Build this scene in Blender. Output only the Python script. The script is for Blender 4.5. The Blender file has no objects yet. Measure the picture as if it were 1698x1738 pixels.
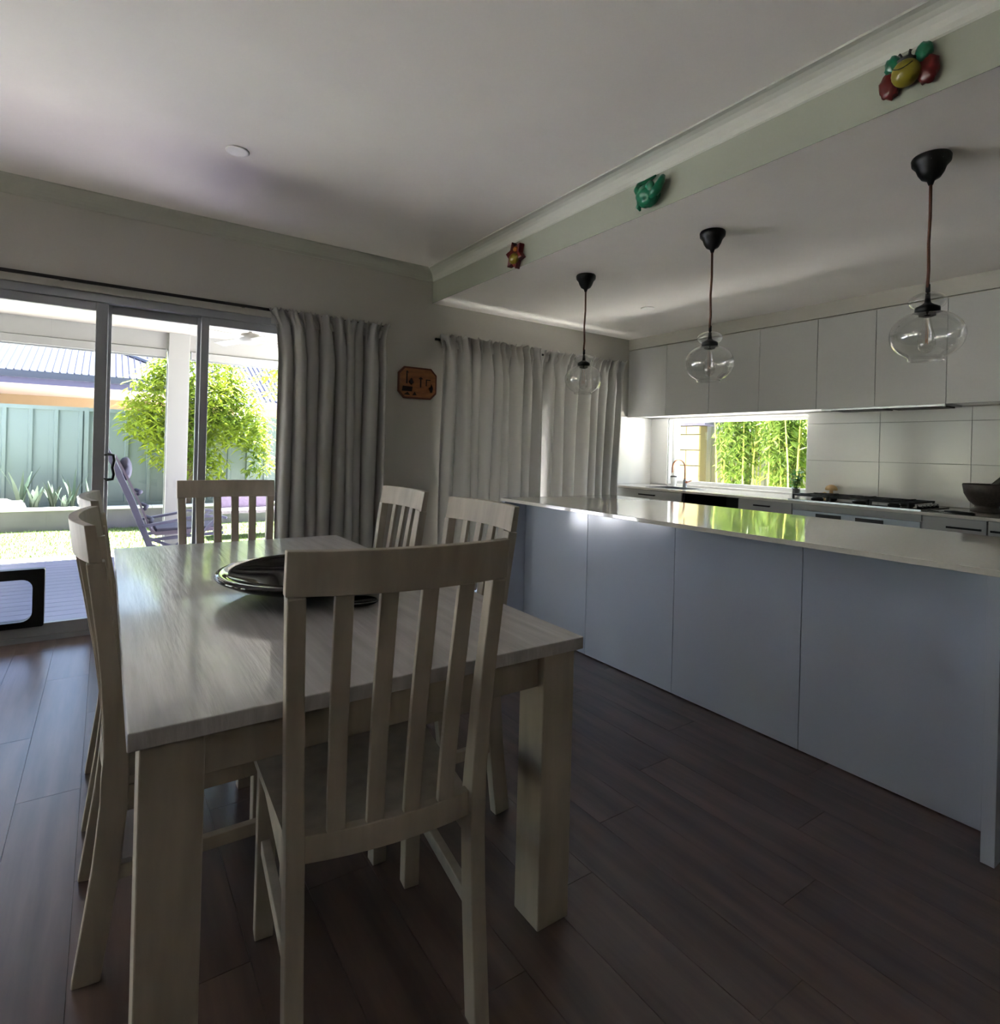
import bpy, bmesh, math, random
from mathutils import Vector, Matrix, noise
random.seed(7)
PI = math.pi
SC = bpy.context.scene
COL = SC.collection

# ---------------------------------------------------------------- camera
F_PX, W_PX = 979.5, 1698.0
cam_d = bpy.data.cameras.new('camera'); cam = bpy.data.objects.new('camera', cam_d); COL.objects.link(cam)
cam_d.sensor_fit = 'HORIZONTAL'; cam_d.sensor_width = 36.0; cam_d.lens = 36.0 * F_PX / W_PX
cam_d.shift_y = -(869.0 - 764.8) / W_PX
cam_d.clip_start = 0.02; cam_d.clip_end = 400
yaw = math.atan(669 / 979.5); roll = math.radians(1.52)
cam.matrix_world = (Matrix.Translation((0, 0, 1.25)) @ Matrix.Rotation(-yaw, 4, 'Z')
                    @ Matrix.Rotation(PI / 2, 4, 'X') @ Matrix.Rotation(roll, 4, 'Z'))
SC.camera = cam

# ---------------------------------------------------------------- sky, sun, exposure
world = bpy.data.worlds.new('world'); SC.world = world; world.use_nodes = True
wn = world.node_tree; wn.nodes.clear()
wo = wn.nodes.new('ShaderNodeOutputWorld'); wb = wn.nodes.new('ShaderNodeBackground')
sky = wn.nodes.new('ShaderNodeTexSky'); sky.sky_type = 'NISHITA'; sky.sun_disc = False
sky.sun_elevation = math.radians(58); sky.sun_rotation = math.radians(68); sky.air_density = 1.0; sky.dust_density = 1.5
wn.links.new(sky.outputs[0], wb.inputs[0]); wn.links.new(wb.outputs[0], wo.inputs[0])
wb.inputs[1].default_value = 0.46
sun_d = bpy.data.lights.new('sun', 'SUN'); sun = bpy.data.objects.new('sun', sun_d); COL.objects.link(sun)
sun_d.energy = 62.0; sun_d.angle = math.radians(0.55); sun_d.color = (0.985, 0.975, 0.985)
S = Vector((0.30, 0.12, 0.90)); sun.rotation_euler = S.to_track_quat('Z', 'Y').to_euler(); sun.location = (-4, 14, 20)
vs = SC.view_settings; vs.view_transform = 'Standard'; vs.look = 'None'; vs.gamma = 1.0; vs.use_curve_mapping = False
vs.exposure = 1.22
cy = SC.cycles; cy.use_denoising = True; cy.max_bounces = 14; cy.diffuse_bounces = 8; cy.glossy_bounces = 6
cy.transparent_max_bounces = 24; cy.transmission_bounces = 8; cy.sample_clamp_indirect = 60.0; cy.caustics_reflective = False
cy.caustics_refractive = False

# ---------------------------------------------------------------- materials
def hexc(r, g, b):
    f = lambda c: (c / 255 / 12.92) if c / 255 <= 0.04045 else ((c / 255 + 0.055) / 1.055) ** 2.4
    return (f(r), f(g), f(b), 1.0)
M = {}
def mat(name, col, rough=0.6, metal=0.0, spec=0.5, n_amt=0.0, n_scale=8.0, stretch=(1, 1, 1), bump=0.0, bump_scale=None,
        coat=0.0, sss=None, rand=0.0, trans=0.0, hue2=None, coords='Object', detail=4.0, tint=None):
    m = bpy.data.materials.new(name); m.use_nodes = True; nt = m.node_tree; N = nt.nodes; L = nt.links
    p = N['Principled BSDF']; out = N['Material Output']
    p.inputs['Base Color'].default_value = col; p.inputs['Roughness'].default_value = rough
    p.inputs['Metallic'].default_value = metal; p.inputs['Specular IOR Level'].default_value = spec
    if tint: p.inputs['Specular Tint'].default_value = tint
    if coat: p.inputs['Coat Weight'].default_value = coat; p.inputs['Coat Roughness'].default_value = 0.08
    tc = N.new('ShaderNodeTexCoord'); mp = N.new('ShaderNodeMapping'); mp.inputs['Scale'].default_value = stretch
    L.new(tc.outputs[coords], mp.inputs[0])
    info = None
    if rand:
        info = N.new('ShaderNodeObjectInfo'); cb = N.new('ShaderNodeCombineXYZ'); mu = N.new('ShaderNodeMath'); mu.operation = 'MULTIPLY'
        mu.inputs[1].default_value = 37.0; L.new(info.outputs['Random'], mu.inputs[0])
        for i in range(3): L.new(mu.outputs[0], cb.inputs[i])
        L.new(cb.outputs[0], mp.inputs['Location'])
    if n_amt or hue2:
        nz = N.new('ShaderNodeTexNoise'); nz.inputs['Scale'].default_value = n_scale; nz.inputs['Detail'].default_value = detail
        L.new(mp.outputs[0], nz.inputs['Vector'])
        rp = N.new('ShaderNodeValToRGB'); rp.color_ramp.elements[0].position = 0.3; rp.color_ramp.elements[1].position = 0.7
        a = [max(0, c * (1 - n_amt)) for c in col[:3]] + [1]; b = [min(1, c * (1 + n_amt)) for c in col[:3]] + [1]
        if hue2: b = hue2
        rp.color_ramp.elements[0].color = a; rp.color_ramp.elements[1].color = b
        L.new(nz.outputs[0], rp.inputs[0]); src = rp.outputs[0]
        if rand:
            hs = N.new('ShaderNodeHueSaturation'); mr = N.new('ShaderNodeMapRange'); mr.inputs[3].default_value = 1 - rand; mr.inputs[4].default_value = 1 + rand
            L.new(info.outputs['Random'], mr.inputs[0]); L.new(mr.outputs[0], hs.inputs['Value']); L.new(src, hs.inputs['Color']); src = hs.outputs[0]
        L.new(src, p.inputs['Base Color'])
    if bump:
        nb = N.new('ShaderNodeTexNoise'); nb.inputs['Scale'].default_value = bump_scale or n_scale; nb.inputs['Detail'].default_value = 3
        L.new(mp.outputs[0], nb.inputs['Vector']); bp = N.new('ShaderNodeBump'); bp.inputs['Strength'].default_value = bump; bp.inputs['Distance'].default_value = 0.004
        L.new(nb.outputs[0], bp.inputs['Height']); L.new(bp.outputs[0], p.inputs['Normal'])
    if trans:
        t = N.new('ShaderNodeBsdfTranslucent'); t.inputs[0].default_value = col; mx = N.new('ShaderNodeMixShader'); mx.inputs[0].default_value = trans
        if n_amt or hue2: L.new(src, t.inputs[0])
        L.new(p.outputs[0], mx.inputs[1]); L.new(t.outputs[0], mx.inputs[2]); L.new(mx.outputs[0], out.inputs[0])
    M[name] = m
    return m
def glass(name, tint=(0.96, 0.98, 0.97, 1), ior=1.45, rough=0.0, pw_=5.0):
    m = bpy.data.materials.new(name); m.use_nodes = True; nt = m.node_tree; N = nt.nodes; L = nt.links; N.clear()
    out = N.new('ShaderNodeOutputMaterial'); t = N.new('ShaderNodeBsdfTransparent'); g = N.new('ShaderNodeBsdfGlossy'); lw = N.new('ShaderNodeLayerWeight'); lw.inputs[0].default_value = 0.5
    pw = N.new('ShaderNodeMath'); pw.operation = 'POWER'; pw.inputs[1].default_value = pw_; L.new(lw.outputs['Facing'], pw.inputs[0])
    fr = N.new('ShaderNodeMath'); fr.operation = 'MULTIPLY_ADD'; f0 = ((ior - 1) / (ior + 1)) ** 2; fr.inputs[1].default_value = 1 - f0; fr.inputs[2].default_value = f0
    L.new(pw.outputs[0], fr.inputs[0])
    t.inputs[0].default_value = tint; g.inputs['Roughness'].default_value = rough
    mx = N.new('ShaderNodeMixShader'); L.new(fr.outputs[0], mx.inputs[0]); L.new(t.outputs[0], mx.inputs[1]); L.new(g.outputs[0], mx.inputs[2]); L.new(mx.outputs[0], out.inputs[0])
    M[name] = m; return m
mat('ceiling_paint', hexc(242, 237, 232), 0.85, n_amt=0.02, n_scale=3, bump=0.03, bump_scale=120)
mat('wall_paint', hexc(184, 181, 173), 0.8, n_amt=0.02, n_scale=3, bump=0.04, bump_scale=120)
mat('beam_paint', hexc(146, 148, 134), 0.75, n_amt=0.02, n_scale=3, bump=0.03, bump_scale=120)
mat('cornice_paint', hexc(182, 182, 172), 0.7)
mat('plank', hexc(94, 76, 68), 0.32, spec=1.0, n_amt=0.40, n_scale=2.4, stretch=(8, 0.7, 1), bump=0.10, bump_scale=9, rand=0.14, detail=6, tint=(0.74, 0.82, 1.0, 1))  # blue specular tint paints the sky's colour into floor reflections
mat('floor_base', hexc(52, 43, 40), 0.6)
mat('table_wood', hexc(180, 176, 176), 0.30, coat=0.35, spec=0.8, tint=(0.8, 0.87, 1.0, 1), n_amt=0.20, n_scale=3.0, stretch=(12, 0.9, 3), bump=0.6, bump_scale=6, detail=8)  # blue-tinted specular stands in for the bluish sky sheen
mat('chair_wood', hexc(170, 160, 147), 0.5, spec=0.4, n_amt=0.15, n_scale=4.0, stretch=(5, 5, 0.7), bump=0.15, rand=0.04, detail=6)
mat('white_gloss', hexc(186, 186, 184), 0.20, spec=0.5)
mat('panel_gloss', hexc(178, 185, 202), 0.13, spec=0.55)
mat('white_paint', hexc(226, 226, 224), 0.45)
mat('stone_top', hexc(214, 210, 202), 0.06, spec=0.6, n_amt=0.03, n_scale=90)
mat('tile_white', hexc(222, 221, 219), 0.12, spec=0.5)
mat('grout', hexc(150, 150, 148), 0.9)
mat('aluminium', hexc(150, 152, 156), 0.4, metal=0.35, spec=0.5)
mat('black_plastic', hexc(7, 7, 8), 0.4, spec=0.3)
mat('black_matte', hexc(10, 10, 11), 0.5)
mat('black_gloss', hexc(12, 11, 14), 0.04, spec=0.7)
mat('stainless', hexc(176, 178, 182), 0.25, metal=1.0, n_amt=0.05, n_scale=40, stretch=(1, 30, 1))
mat('copper', hexc(214, 158, 134), 0.25, metal=1.0)
mat('cord', hexc(88, 52, 36), 0.7)
mat('filament', hexc(170, 110, 60), 0.4, metal=0.6)
mat('curtain', hexc(176, 174, 170), 0.9, spec=0.1, trans=0.18)
mat('curtain_lining', hexc(196, 194, 190), 0.9, spec=0.1, trans=0.20)
mat('plaque_wood', hexc(150, 96, 56), 0.6, n_amt=0.28, n_scale=5, stretch=(1.5, 1, 6))
mat('plaque_edge', hexc(92, 40, 20), 0.5)
mat('plaque_burn', hexc(30, 16, 9), 0.7)
mat('ceramic_green', hexc(10, 96, 66), 0.3, n_amt=0.25, n_scale=12)
mat('ceramic_red', hexc(84, 8, 6), 0.35, n_amt=0.3, n_scale=14)
mat('ceramic_yellow', hexc(118, 106, 22), 0.35, n_amt=0.12, n_scale=14)
mat('ceramic_orange', hexc(176, 100, 24), 0.4)
mat('ceramic_dark', hexc(24, 22, 14), 0.5)
mat('granite', hexc(58, 50, 46), 0.45, n_amt=0.35, n_scale=60)
mat('mushroom', hexc(212, 178, 130), 0.6, n_amt=0.15, n_scale=20)
mat('downlight', hexc(236, 234, 230), 0.4)
mat('leaf_herb', hexc(44, 138, 44), 0.5, trans=0.3, rand=0.1, n_amt=0.3, n_scale=9)
# outdoors
mat('fence_sheet', hexc(96, 109, 108), 0.55, n_amt=0.04, n_scale=1.5)
mat('deck_board', hexc(104, 96, 126), 0.32, spec=0.6, n_amt=0.12, n_scale=3, stretch=(0.6, 12, 1), bump=0.1, rand=0.08)  # lilac of the sky reflection put into the boards' base colour
mat('paving', hexc(226, 222, 216), 0.8, n_amt=0.06, n_scale=6)
mat('bounce_paving', hexc(226, 226, 236), 0.8, n_amt=0.04, n_scale=6)  # pale cool tone made to bounce sunlight indoors
mat('soil', hexc(92, 84, 80), 0.95, n_amt=0.3, n_scale=20, bump=0.6)
mat('lawn', hexc(72, 84, 42), 0.9, n_amt=0.22, n_scale=9, bump=0.5)
mat('grass', hexc(80, 98, 44), 0.7, trans=0.35, n_amt=0.25, n_scale=6)
mat('retaining', hexc(104, 98, 106), 0.85, n_amt=0.08, n_scale=5, bump=0.2)
mat('patio_white', hexc(148, 148, 146), 0.7)
mat('patio_ceiling', hexc(136, 130, 124), 0.8)
mat('roof_metal', hexc(62, 64, 78), 0.35, spec=0.5)
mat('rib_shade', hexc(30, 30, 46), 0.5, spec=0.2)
mat('fascia', hexc(84, 80, 108), 0.5)
mat('soffit', hexc(140, 122, 112), 0.8)
mat('render_wall', hexc(126, 104, 78), 0.85, n_amt=0.03, n_scale=4)
mat('leaf_tree', hexc(92, 130, 40), 0.45, trans=0.4, n_amt=0.5, n_scale=3.5, hue2=hexc(172, 184, 62), coords='Generated')
mat('leaf_bamboo', hexc(84, 128, 46), 0.5, trans=0.4, n_amt=0.5, n_scale=4, hue2=hexc(154, 176, 76), coords='Generated')
mat('cane', hexc(158, 162, 76), 0.5, n_amt=0.2, n_scale=4)
mat('bark', hexc(96, 80, 66), 0.9, n_amt=0.3, n_scale=20)
mat('succulent', hexc(70, 86, 70), 0.55, n_amt=0.25, n_scale=5, rand=0.15)
mat('lounger_frame', hexc(100, 99, 120), 0.45, n_amt=0.05)
mat('lounger_fabric', hexc(64, 62, 84), 0.8, n_amt=0.1, n_scale=30)
mat('lounger_fabric_light', hexc(116, 106, 120), 0.8, n_amt=0.1, n_scale=30)
mat('rock', hexc(150, 146, 140), 0.85, n_amt=0.15, n_scale=6)
mat('limestone', hexc(142, 130, 92), 0.9, n_amt=0.06, n_scale=6, rand=0.05)
mat('mortar', hexc(104, 94, 62), 0.95)
mat('fence_cream', hexc(140, 140, 122), 0.55)
glass('window_glass'); glass('pendant_glass', (0.95, 0.95, 0.94, 1), 1.85, 0.0, 2.3); glass('jar_glass', (0.86, 0.88, 0.88, 1), 1.5)
glass('flap', (0.80, 0.82, 0.84, 1), 1.4, 0.2)

# ---------------------------------------------------------------- mesh helpers
class MB:
    def __init__(s): s.v = []; s.f = []
    def add(s, vs, fs):
        o = len(s.v); s.v += [tuple(v) for v in vs]; s.f += [tuple(i + o for i in f) for f in fs]; return s
    def box(s, x0, x1, y0, y1, z0, z1):
        if x0 > x1: x0, x1 = x1, x0
        if y0 > y1: y0, y1 = y1, y0
        if z0 > z1: z0, z1 = z1, z0
        return s.add([(x0, y0, z0), (x1, y0, z0), (x1, y1, z0), (x0, y1, z0), (x0, y0, z1), (x1, y0, z1), (x1, y1, z1), (x0, y1, z1)],
                     [(0, 3, 2, 1), (4, 5, 6, 7), (0, 1, 5, 4), (1, 2, 6, 5), (2, 3, 7, 6), (3, 0, 4, 7)])
    def prism(s, pts, a, b):
        """polygon pts (in 3-D, planar, counter-clockwise seen from the end) swept from offset a to offset b"""
        n = len(pts); a = Vector(a); b = Vector(b)
        vs = [Vector(p) + a for p in pts] + [Vector(p) + b for p in pts]
        fs = [tuple(range(n - 1, -1, -1)), tuple(range(n, 2 * n))] + [(i, (i + 1) % n, n + (i + 1) % n, n + i) for i in range(n)]
        return s.add(vs, fs)
    def rings(s, rings, cap=True, closed=True):
        n = len(rings[0]); vs = [p for r in rings for p in r]; fs = []
        for k in range(len(rings) - 1):
            for i in range(n if closed else n - 1):
                j = (i + 1) % n; fs.append((k * n + i, k * n + j, (k + 1) * n + j, (k + 1) * n + i))
        if cap and closed: fs += [tuple(range(n - 1, -1, -1)), tuple(range((len(rings) - 1) * n, len(rings) * n))]
        return s.add(vs, fs)
    def lathe(s, prof, c=(0, 0, 0), n=24, cap=True, ax='Z'):
        R = []
        for r, z in prof:
            ring = []
            for i in range(n):
                a = 2 * PI * i / n; p = (r * math.cos(a), r * math.sin(a), z)
                if ax == 'X': p = (p[2], p[0], p[1])
                if ax == 'Y': p = (p[1], p[2], p[0])
                ring.append((c[0] + p[0], c[1] + p[1], c[2] + p[2]))
            R.append(ring)
        return s.rings(R, cap)
    def tube(s, path, r, n=8, cap=True):
        P = [Vector(p) for p in path]; R = []; up = Vector((0, 0, 1)); prev = None
        for i, p in enumerate(P):
            t = (P[min(i + 1, len(P) - 1)] - P[max(i - 1, 0)]).normalized()
            if prev is None:
                u = t.cross(up) if abs(t.z) < 0.95 else t.cross(Vector((1, 0, 0)))
            else: u = prev - t * prev.dot(t)
            u.normalize(); prev = u; w = t.cross(u)
            rr = r[i] if isinstance(r, (list, tuple)) else r
            R.append([p + rr * (math.cos(2 * PI * k / n) * u + math.sin(2 * PI * k / n) * w) for k in range(n)])
        return s.rings(R, cap)
    def beam(s, path, wx, wy, ref=(1, 0, 0)):
        """rectangular bar swept along a path; wx along ref, wy across"""
        P = [Vector(p) for p in path]; ref = Vector(ref); R = []
        for i, p in enumerate(P):
            t = (P[min(i + 1, len(P) - 1)] - P[max(i - 1, 0)]).normalized()
            u = (ref - t * ref.dot(t)).normalized(); w = t.cross(u)
            a = (wx[i] if isinstance(wx, list) else wx) / 2; b = (wy[i] if isinstance(wy, list) else wy) / 2
            R.append([p + u * a + w * b, p - u * a + w * b, p - u * a - w * b, p + u * a - w * b])
        return s.rings(R)
    def blob(s, c, r, n=3, amp=0.0, freq=3.0, seed=0):
        bm = bmesh.new(); bmesh.ops.create_icosphere(bm, subdivisions=n, radius=1.0)
        vs = []
        for v in bm.verts:
            k = 1 + amp * noise.noise(v.co * freq + Vector((seed, seed * 2, 0)))
            vs.append((c[0] + v.co.x * r[0] * k, c[1] + v.co.y * r[1] * k, c[2] + v.co.z * r[2] * k))
        fs = [tuple(v.index for v in f.verts) for f in bm.faces]; bm.free()
        return s.add(vs, fs)
    def mesh(s, name, m, smooth=False):
        me = bpy.data.meshes.new(name); me.from_pydata(s.v, [], s.f); me.validate()
        if smooth is True:
            me.polygons.foreach_set('use_smooth', [True] * len(me.polygons))
        bm = bmesh.new(); bm.from_mesh(me); bmesh.ops.recalc_face_normals(bm, faces=bm.faces); bm.to_mesh(me); bm.free()
        if isinstance(m, str): m = M[m]
        me.materials.append(m); me.update()
        return me
    def build(s, name, m, parent=None, smooth=False, bevel=0.0, world=False, seg=2):
        if world and parent is not None:
            o_ = parent.location; s.v = [(v[0] - o_[0], v[1] - o_[1], v[2] - o_[2]) for v in s.v]
        ob = bpy.data.objects.new(name, s.mesh(name, m, smooth)); COL.objects.link(ob)
        if parent is not None: ob.parent = parent
        if bevel:
            b = ob.modifiers.new('bevel', 'BEVEL'); b.width = bevel; b.segments = seg; b.limit_method = 'ANGLE'; b.angle_limit = math.radians(40)
        return ob
def bx(*a): return MB().box(*a)
def tag(o, label, cat, group=None):
    o['label'] = label; o['category'] = cat
    if group: o['group'] = group
    return o
def thing(name, label, cat, loc=(0, 0, 0), rz=0.0, group=None):
    o = bpy.data.objects.new(name, None); COL.objects.link(o); o.location = loc; o.rotation_euler = (0, 0, rz); o.empty_display_size = 0.1
    return tag(o, label, cat, group)
def struct(o, label=None):
    o['kind'] = 'structure'
    if label: o['label'] = label
    return o
def sroot(name, loc=(0, 0, 0), label=None):
    o = bpy.data.objects.new(name, None); COL.objects.link(o); o.location = loc; return struct(o, label)
def copy_tree(o, parent=None):
    c = o.copy(); COL.objects.link(c); c.parent = parent
    for ch in list(o.children): copy_tree(ch, c)
    return c
def stuff(o): o['kind'] = 'stuff'; return o

# ================================================================ THE ROOM
XL, XR, YB, YF = -6.6, 5.17, 4.5, -3.2      # left wall, kitchen wall, door wall, wall behind the camera
ZC, ZK = 2.79, 2.515                         # dining ceiling, kitchen ceiling
BX = 2.32                                    # face of the ceiling step
floor = struct(bx(XL - .2, XR + .2, YF - .2, YB + .12, -.12, -.006).build('floor', 'floor_base'), 'dark brown timber plank floor')
PW, PLN = 0.182, 1.22
rest = MB(); k = 0; pmesh = {}
x = XL
while x < XR:
    x1 = min(x + PW, XR); off = -((k * 0.437) % 1.0) * PLN; y = YF + off
    while y < YB + .02:
        y0 = max(y, YF); y1 = min(y + PLN, YB + .02)
        if y1 - y0 > 0.02:
            seen = (-1.15 < x < 2.5 and y1 > 0.1)
            if seen:
                key = (round(x1 - x, 3), round(y1 - y0, 3))
                if key not in pmesh:
                    g = 0.0007
                    pmesh[key] = MB().box(g, x1 - x - g, g, y1 - y0 - g, -.006, 0).mesh('plank', 'plank')
                ob = bpy.data.objects.new('plank', pmesh[key]); COL.objects.link(ob); ob.parent = floor; ob.location = (x, y0, 0)
            else:
                rest.box(x + .0007, x1 - .0007, y0 + .0007, y1 - .0007, -.006, 0)
        y += PLN
    x += PW; k += 1
stuff(rest.build('planking', 'plank', floor))

# ceilings and the step between them
struct(bx(XL - .2, BX + .05, YF - .2, YB + .2, ZC, ZC + .15).build('ceiling', 'ceiling_paint'), 'high white plaster ceiling over the dining table')
struct(bx(BX + .002, XR + .2, YF - .2, YB + .2, ZK, ZC + .15).build('ceiling', 'ceiling_paint'), 'lower white plaster ceiling over the kitchen')
struct(bx(BX, BX + .004, YF - .1, YB, ZK, ZC).build('beam', 'beam_paint'), 'pale green grey painted face of the ceiling step')
def cornice(name, pts_fn, a, b):
    """cove profile, swept from a to b"""
    prof = [(0, 0)] + [(0.0, -0.092)] + [(0.006 + 0.084 * (1 - math.cos(t)), -0.086 + 0.080 * math.sin(t)) for t in [i * PI / 2 / 6 for i in range(7)]] + [(0.095, 0.0)]
    return struct(MB().prism([pts_fn(d, z) for d, z in prof], a, b).build(name, 'cornice_paint'))
cornice('trim_1', lambda d, z: (0, YB - d, ZC + z), (XL, 0, 0), (BX, 0, 0))['label'] = 'white cove cornice above the sliding door'
cornice('trim_2', lambda d, z: (BX - d, 0, ZC + z), (0, YF, 0), (0, YB, 0))['label'] = 'white cove cornice along the ceiling step'
cornice('trim_3', lambda d, z: (XL + d, 0, ZC + z), (0, YF, 0), (0, YB, 0))['label'] = 'white cove cornice on the left wall'

# walls with openings
def wall(name, boxes, label, m='wall_paint'):
    mb = MB()
    for b in boxes: mb.box(*b)
    return struct(mb.build(name, m), label)
DX0, DX1, DZ = -1.95, 1.42, 2.19             # sliding door opening
GX0, GX1 = -6.1, -2.45                         # living-room doors added for daylight, unseen to the left
EX0, EX1, EZ = 2.55, 4.35, 1.92              # glazed opening behind the paired curtains
wall('wall_back', [(XL - .2, GX0, YB, YB + .2, -.12, ZC), (GX0, GX1, YB, YB + .2, DZ, ZC), (GX1, DX0, YB, YB + .2, -.12, ZC), (DX0, DX1, YB, YB + .2, DZ, ZC), (DX1, EX0, YB, YB + .2, -.12, ZC),
                   (EX0, EX1, YB, YB + .2, EZ, ZC), (EX1, XR + .2, YB, YB + .2, -.12, ZC)], 'warm grey painted wall with sliding door and curtains')
KY0, KY1, KZ0, KZ1 = 2.70, 4.25, 0.925, 1.655  # kitchen window opening
wr = wall('wall_right', [(XR, XR + .2, YF, KY0, -.12, ZC), (XR, XR + .2, KY1, YB, -.12, ZC), (XR, XR + .2, KY0, KY1, -.12, KZ0), (XR, XR + .2, KY0, KY1, KZ1, ZC)],
          'kitchen wall with white splashback tiles', 'wall_paint')
LY0, LY1, LZ = 2.5, 4.1, 2.2  # opening for the added left doors, lets in more daylight
wall('wall_left', [(XL - .2, XL, YF, LY0, -.12, ZC), (XL - .2, XL, LY1, YB, -.12, ZC), (XL - .2, XL, LY0, LY1, LZ, ZC)], 'left wall with added glazed doors')
wall('wall_front', [(XL - .2, XR + .2, YF - .2, YF, -.12, ZC)], 'wall behind the camera')

# splashback tiles (parts of the kitchen wall)
grout = bx(XR - .006, XR, YF + .5, KY0, .92, 1.66).box(XR - .006, XR, KY1, YB, .92, 1.66).build('grout_bed', 'grout', wr)
def tile(y0, y1, z0, z1):
    g = .0016
    bx(XR - .012, XR - .005, y0 + g, y1 - g, z0 + g, z1 - g).build('tile', 'tile_white', wr, bevel=0.0008, seg=1)
ys = [KY0, 2.12, 1.52, .92, .32, -.28, -.88]
for a, b in zip(ys[1:], ys[:-1]):
    for z0, z1 in ((.922, 1.238), (1.238, 1.558), (1.558, 1.66)): tile(a, b, z0, z1)
tile(KY1, YB, .922, 1.66)
bx(XR - .62, XR, YB - .012, YB - .002, .922, 1.66).build('splash_panel', 'tile_white', bpy.data.objects['wall_back'])

# ---------------------------------------------------------------- sliding door
d1 = sroot('door_1', (0, YB, 0), 'grey aluminium glazed sliding door to the patio')
def P1(name, mb, m, parent=d1, **k):
    return mb.build(name, m, parent, world=(parent is d1), **k)
P1('frame_head', bx(DX0, DX1, YB + .02, YB + .16, DZ - .055, DZ), 'aluminium', bevel=.003)
P1('frame_jamb', bx(DX0, DX0 + .05, YB + .02, YB + .16, 0, DZ), 'aluminium', bevel=.003)
P1('frame_jamb', bx(DX1 - .05, DX1, YB + .02, YB + .16, 0, DZ), 'aluminium', bevel=.003)
P1('frame_sill', bx(DX0, DX1, YB + .02, YB + .18, 0, .03).box(DX0, DX1, YB + .06, YB + .07, .03, .045).box(DX0, DX1, YB + .115, YB + .125, .03, .045), 'aluminium')
def sash(x0, x1, y, wl, wr_, z0=.03, z1=DZ - .05, rail_b=.075, rail_t=.06, hole=None):
    d = .036
    mb = MB().box(x0, x0 + wl, y, y + d, z0, z1).box(x1 - wr_, x1, y, y + d, z0, z1)
    mb.box(x0 + wl, x1 - wr_, y, y + d, z0, z0 + rail_b).box(x0 + wl, x1 - wr_, y, y + d, z1 - rail_t, z1)
    s = P1('sliding_panel', mb, 'aluminium', bevel=.003)
    gx0, gx1, gz0, gz1 = x0 + wl, x1 - wr_, z0 + rail_b, z1 - rail_t
    g = MB()
    if hole:
        hx0, hx1, hz1 = hole
        g.box(gx0, hx0, y + .014, y + .02, gz0, gz1).box(hx1, gx1, y + .014, y + .02, gz0, gz1).box(hx0, hx1, y + .014, y + .02, hz1, gz1)
    else: g.box(gx0, gx1, y + .014, y + .02, gz0, gz1)
    g.v = [(v[0], v[1] - YB, v[2]) for v in g.v]
    g.build('glass_pane', 'window_glass', s)
    return s
sA = sash(-.99, -.005, YB + .035, .06, .066, hole=(-.71, -.297, .445))
sB = sash(-.035, .575, YB + .085, .05, .06)
sC = sash(.535, 1.40, YB + .035, .05, .06)
sD = sash(-1.90, -.97, YB + .085, .06, .06)
# pull handle on the stile
hp = [(-.01, YB + .04, 1.155), (.0, YB - .006, 1.16), (.03, YB - .02, 1.155), (.036, YB - .02, 1.12), (.026, YB - .02, 1.075), (.036, YB - .02, 1.03), (.03, YB - .02, 1.0), (.0, YB - .006, .995), (-.01, YB + .04, 1.0)]
hb = MB().tube([(p[0] + .01, p[1] - YB, p[2]) for p in hp], .009, 8); hb.build('door_handle', 'black_plastic', sB, smooth=True)['label'] = 'black pull handle'
# pet door in the corner of the left panel
def rrect(x0, x1, z0, z1, r, n=5):
    pts = []
    for cx, cz, a0 in ((x1 - r, z1 - r, 0), (x0 + r, z1 - r, PI / 2), (x0 + r, z0 + r, PI), (x1 - r, z0 + r, 1.5 * PI)):
        for i in range(n + 1):
            a = a0 + PI / 2 * i / n; pts.append((cx + r * math.cos(a), cz + r * math.sin(a)))
    return pts
po = rrect(-.712, -.295, .092, .448, .012); pi_ = rrect(-.655, -.352, .13, .388, .055)
mb = MB(); n = len(po)
for y0, y1 in ((.02, .075),):
    vs = [(p[0], y0, p[1]) for p in po] + [(p[0], y0 - .004, p[1]) for p in pi_] + [(p[0], y1, p[1]) for p in po] + [(p[0], y1, p[1]) for p in pi_]
    fs = []
    for i in range(n):
        j = (i + 1) % n
        fs += [(i, j, n + j, n + i), (2 * n + j, 2 * n + i, 3 * n + i, 3 * n + j), (i, 2 * n + i, 2 * n + j, j), (n + i, n + j, 3 * n + j, 3 * n + i)]
    mb.add(vs, fs)
mb.build('pet_door_frame', 'black_plastic', sA)['label'] = 'black pet door frame'
MB().prism([(p[0] * .997 - .0015, .05, p[1]) for p in pi_], (0, 0, 0), (0, .004, 0)).build('pet_door_flap', 'flap', sA)['label'] = 'clear rounded pet door flap'

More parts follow.
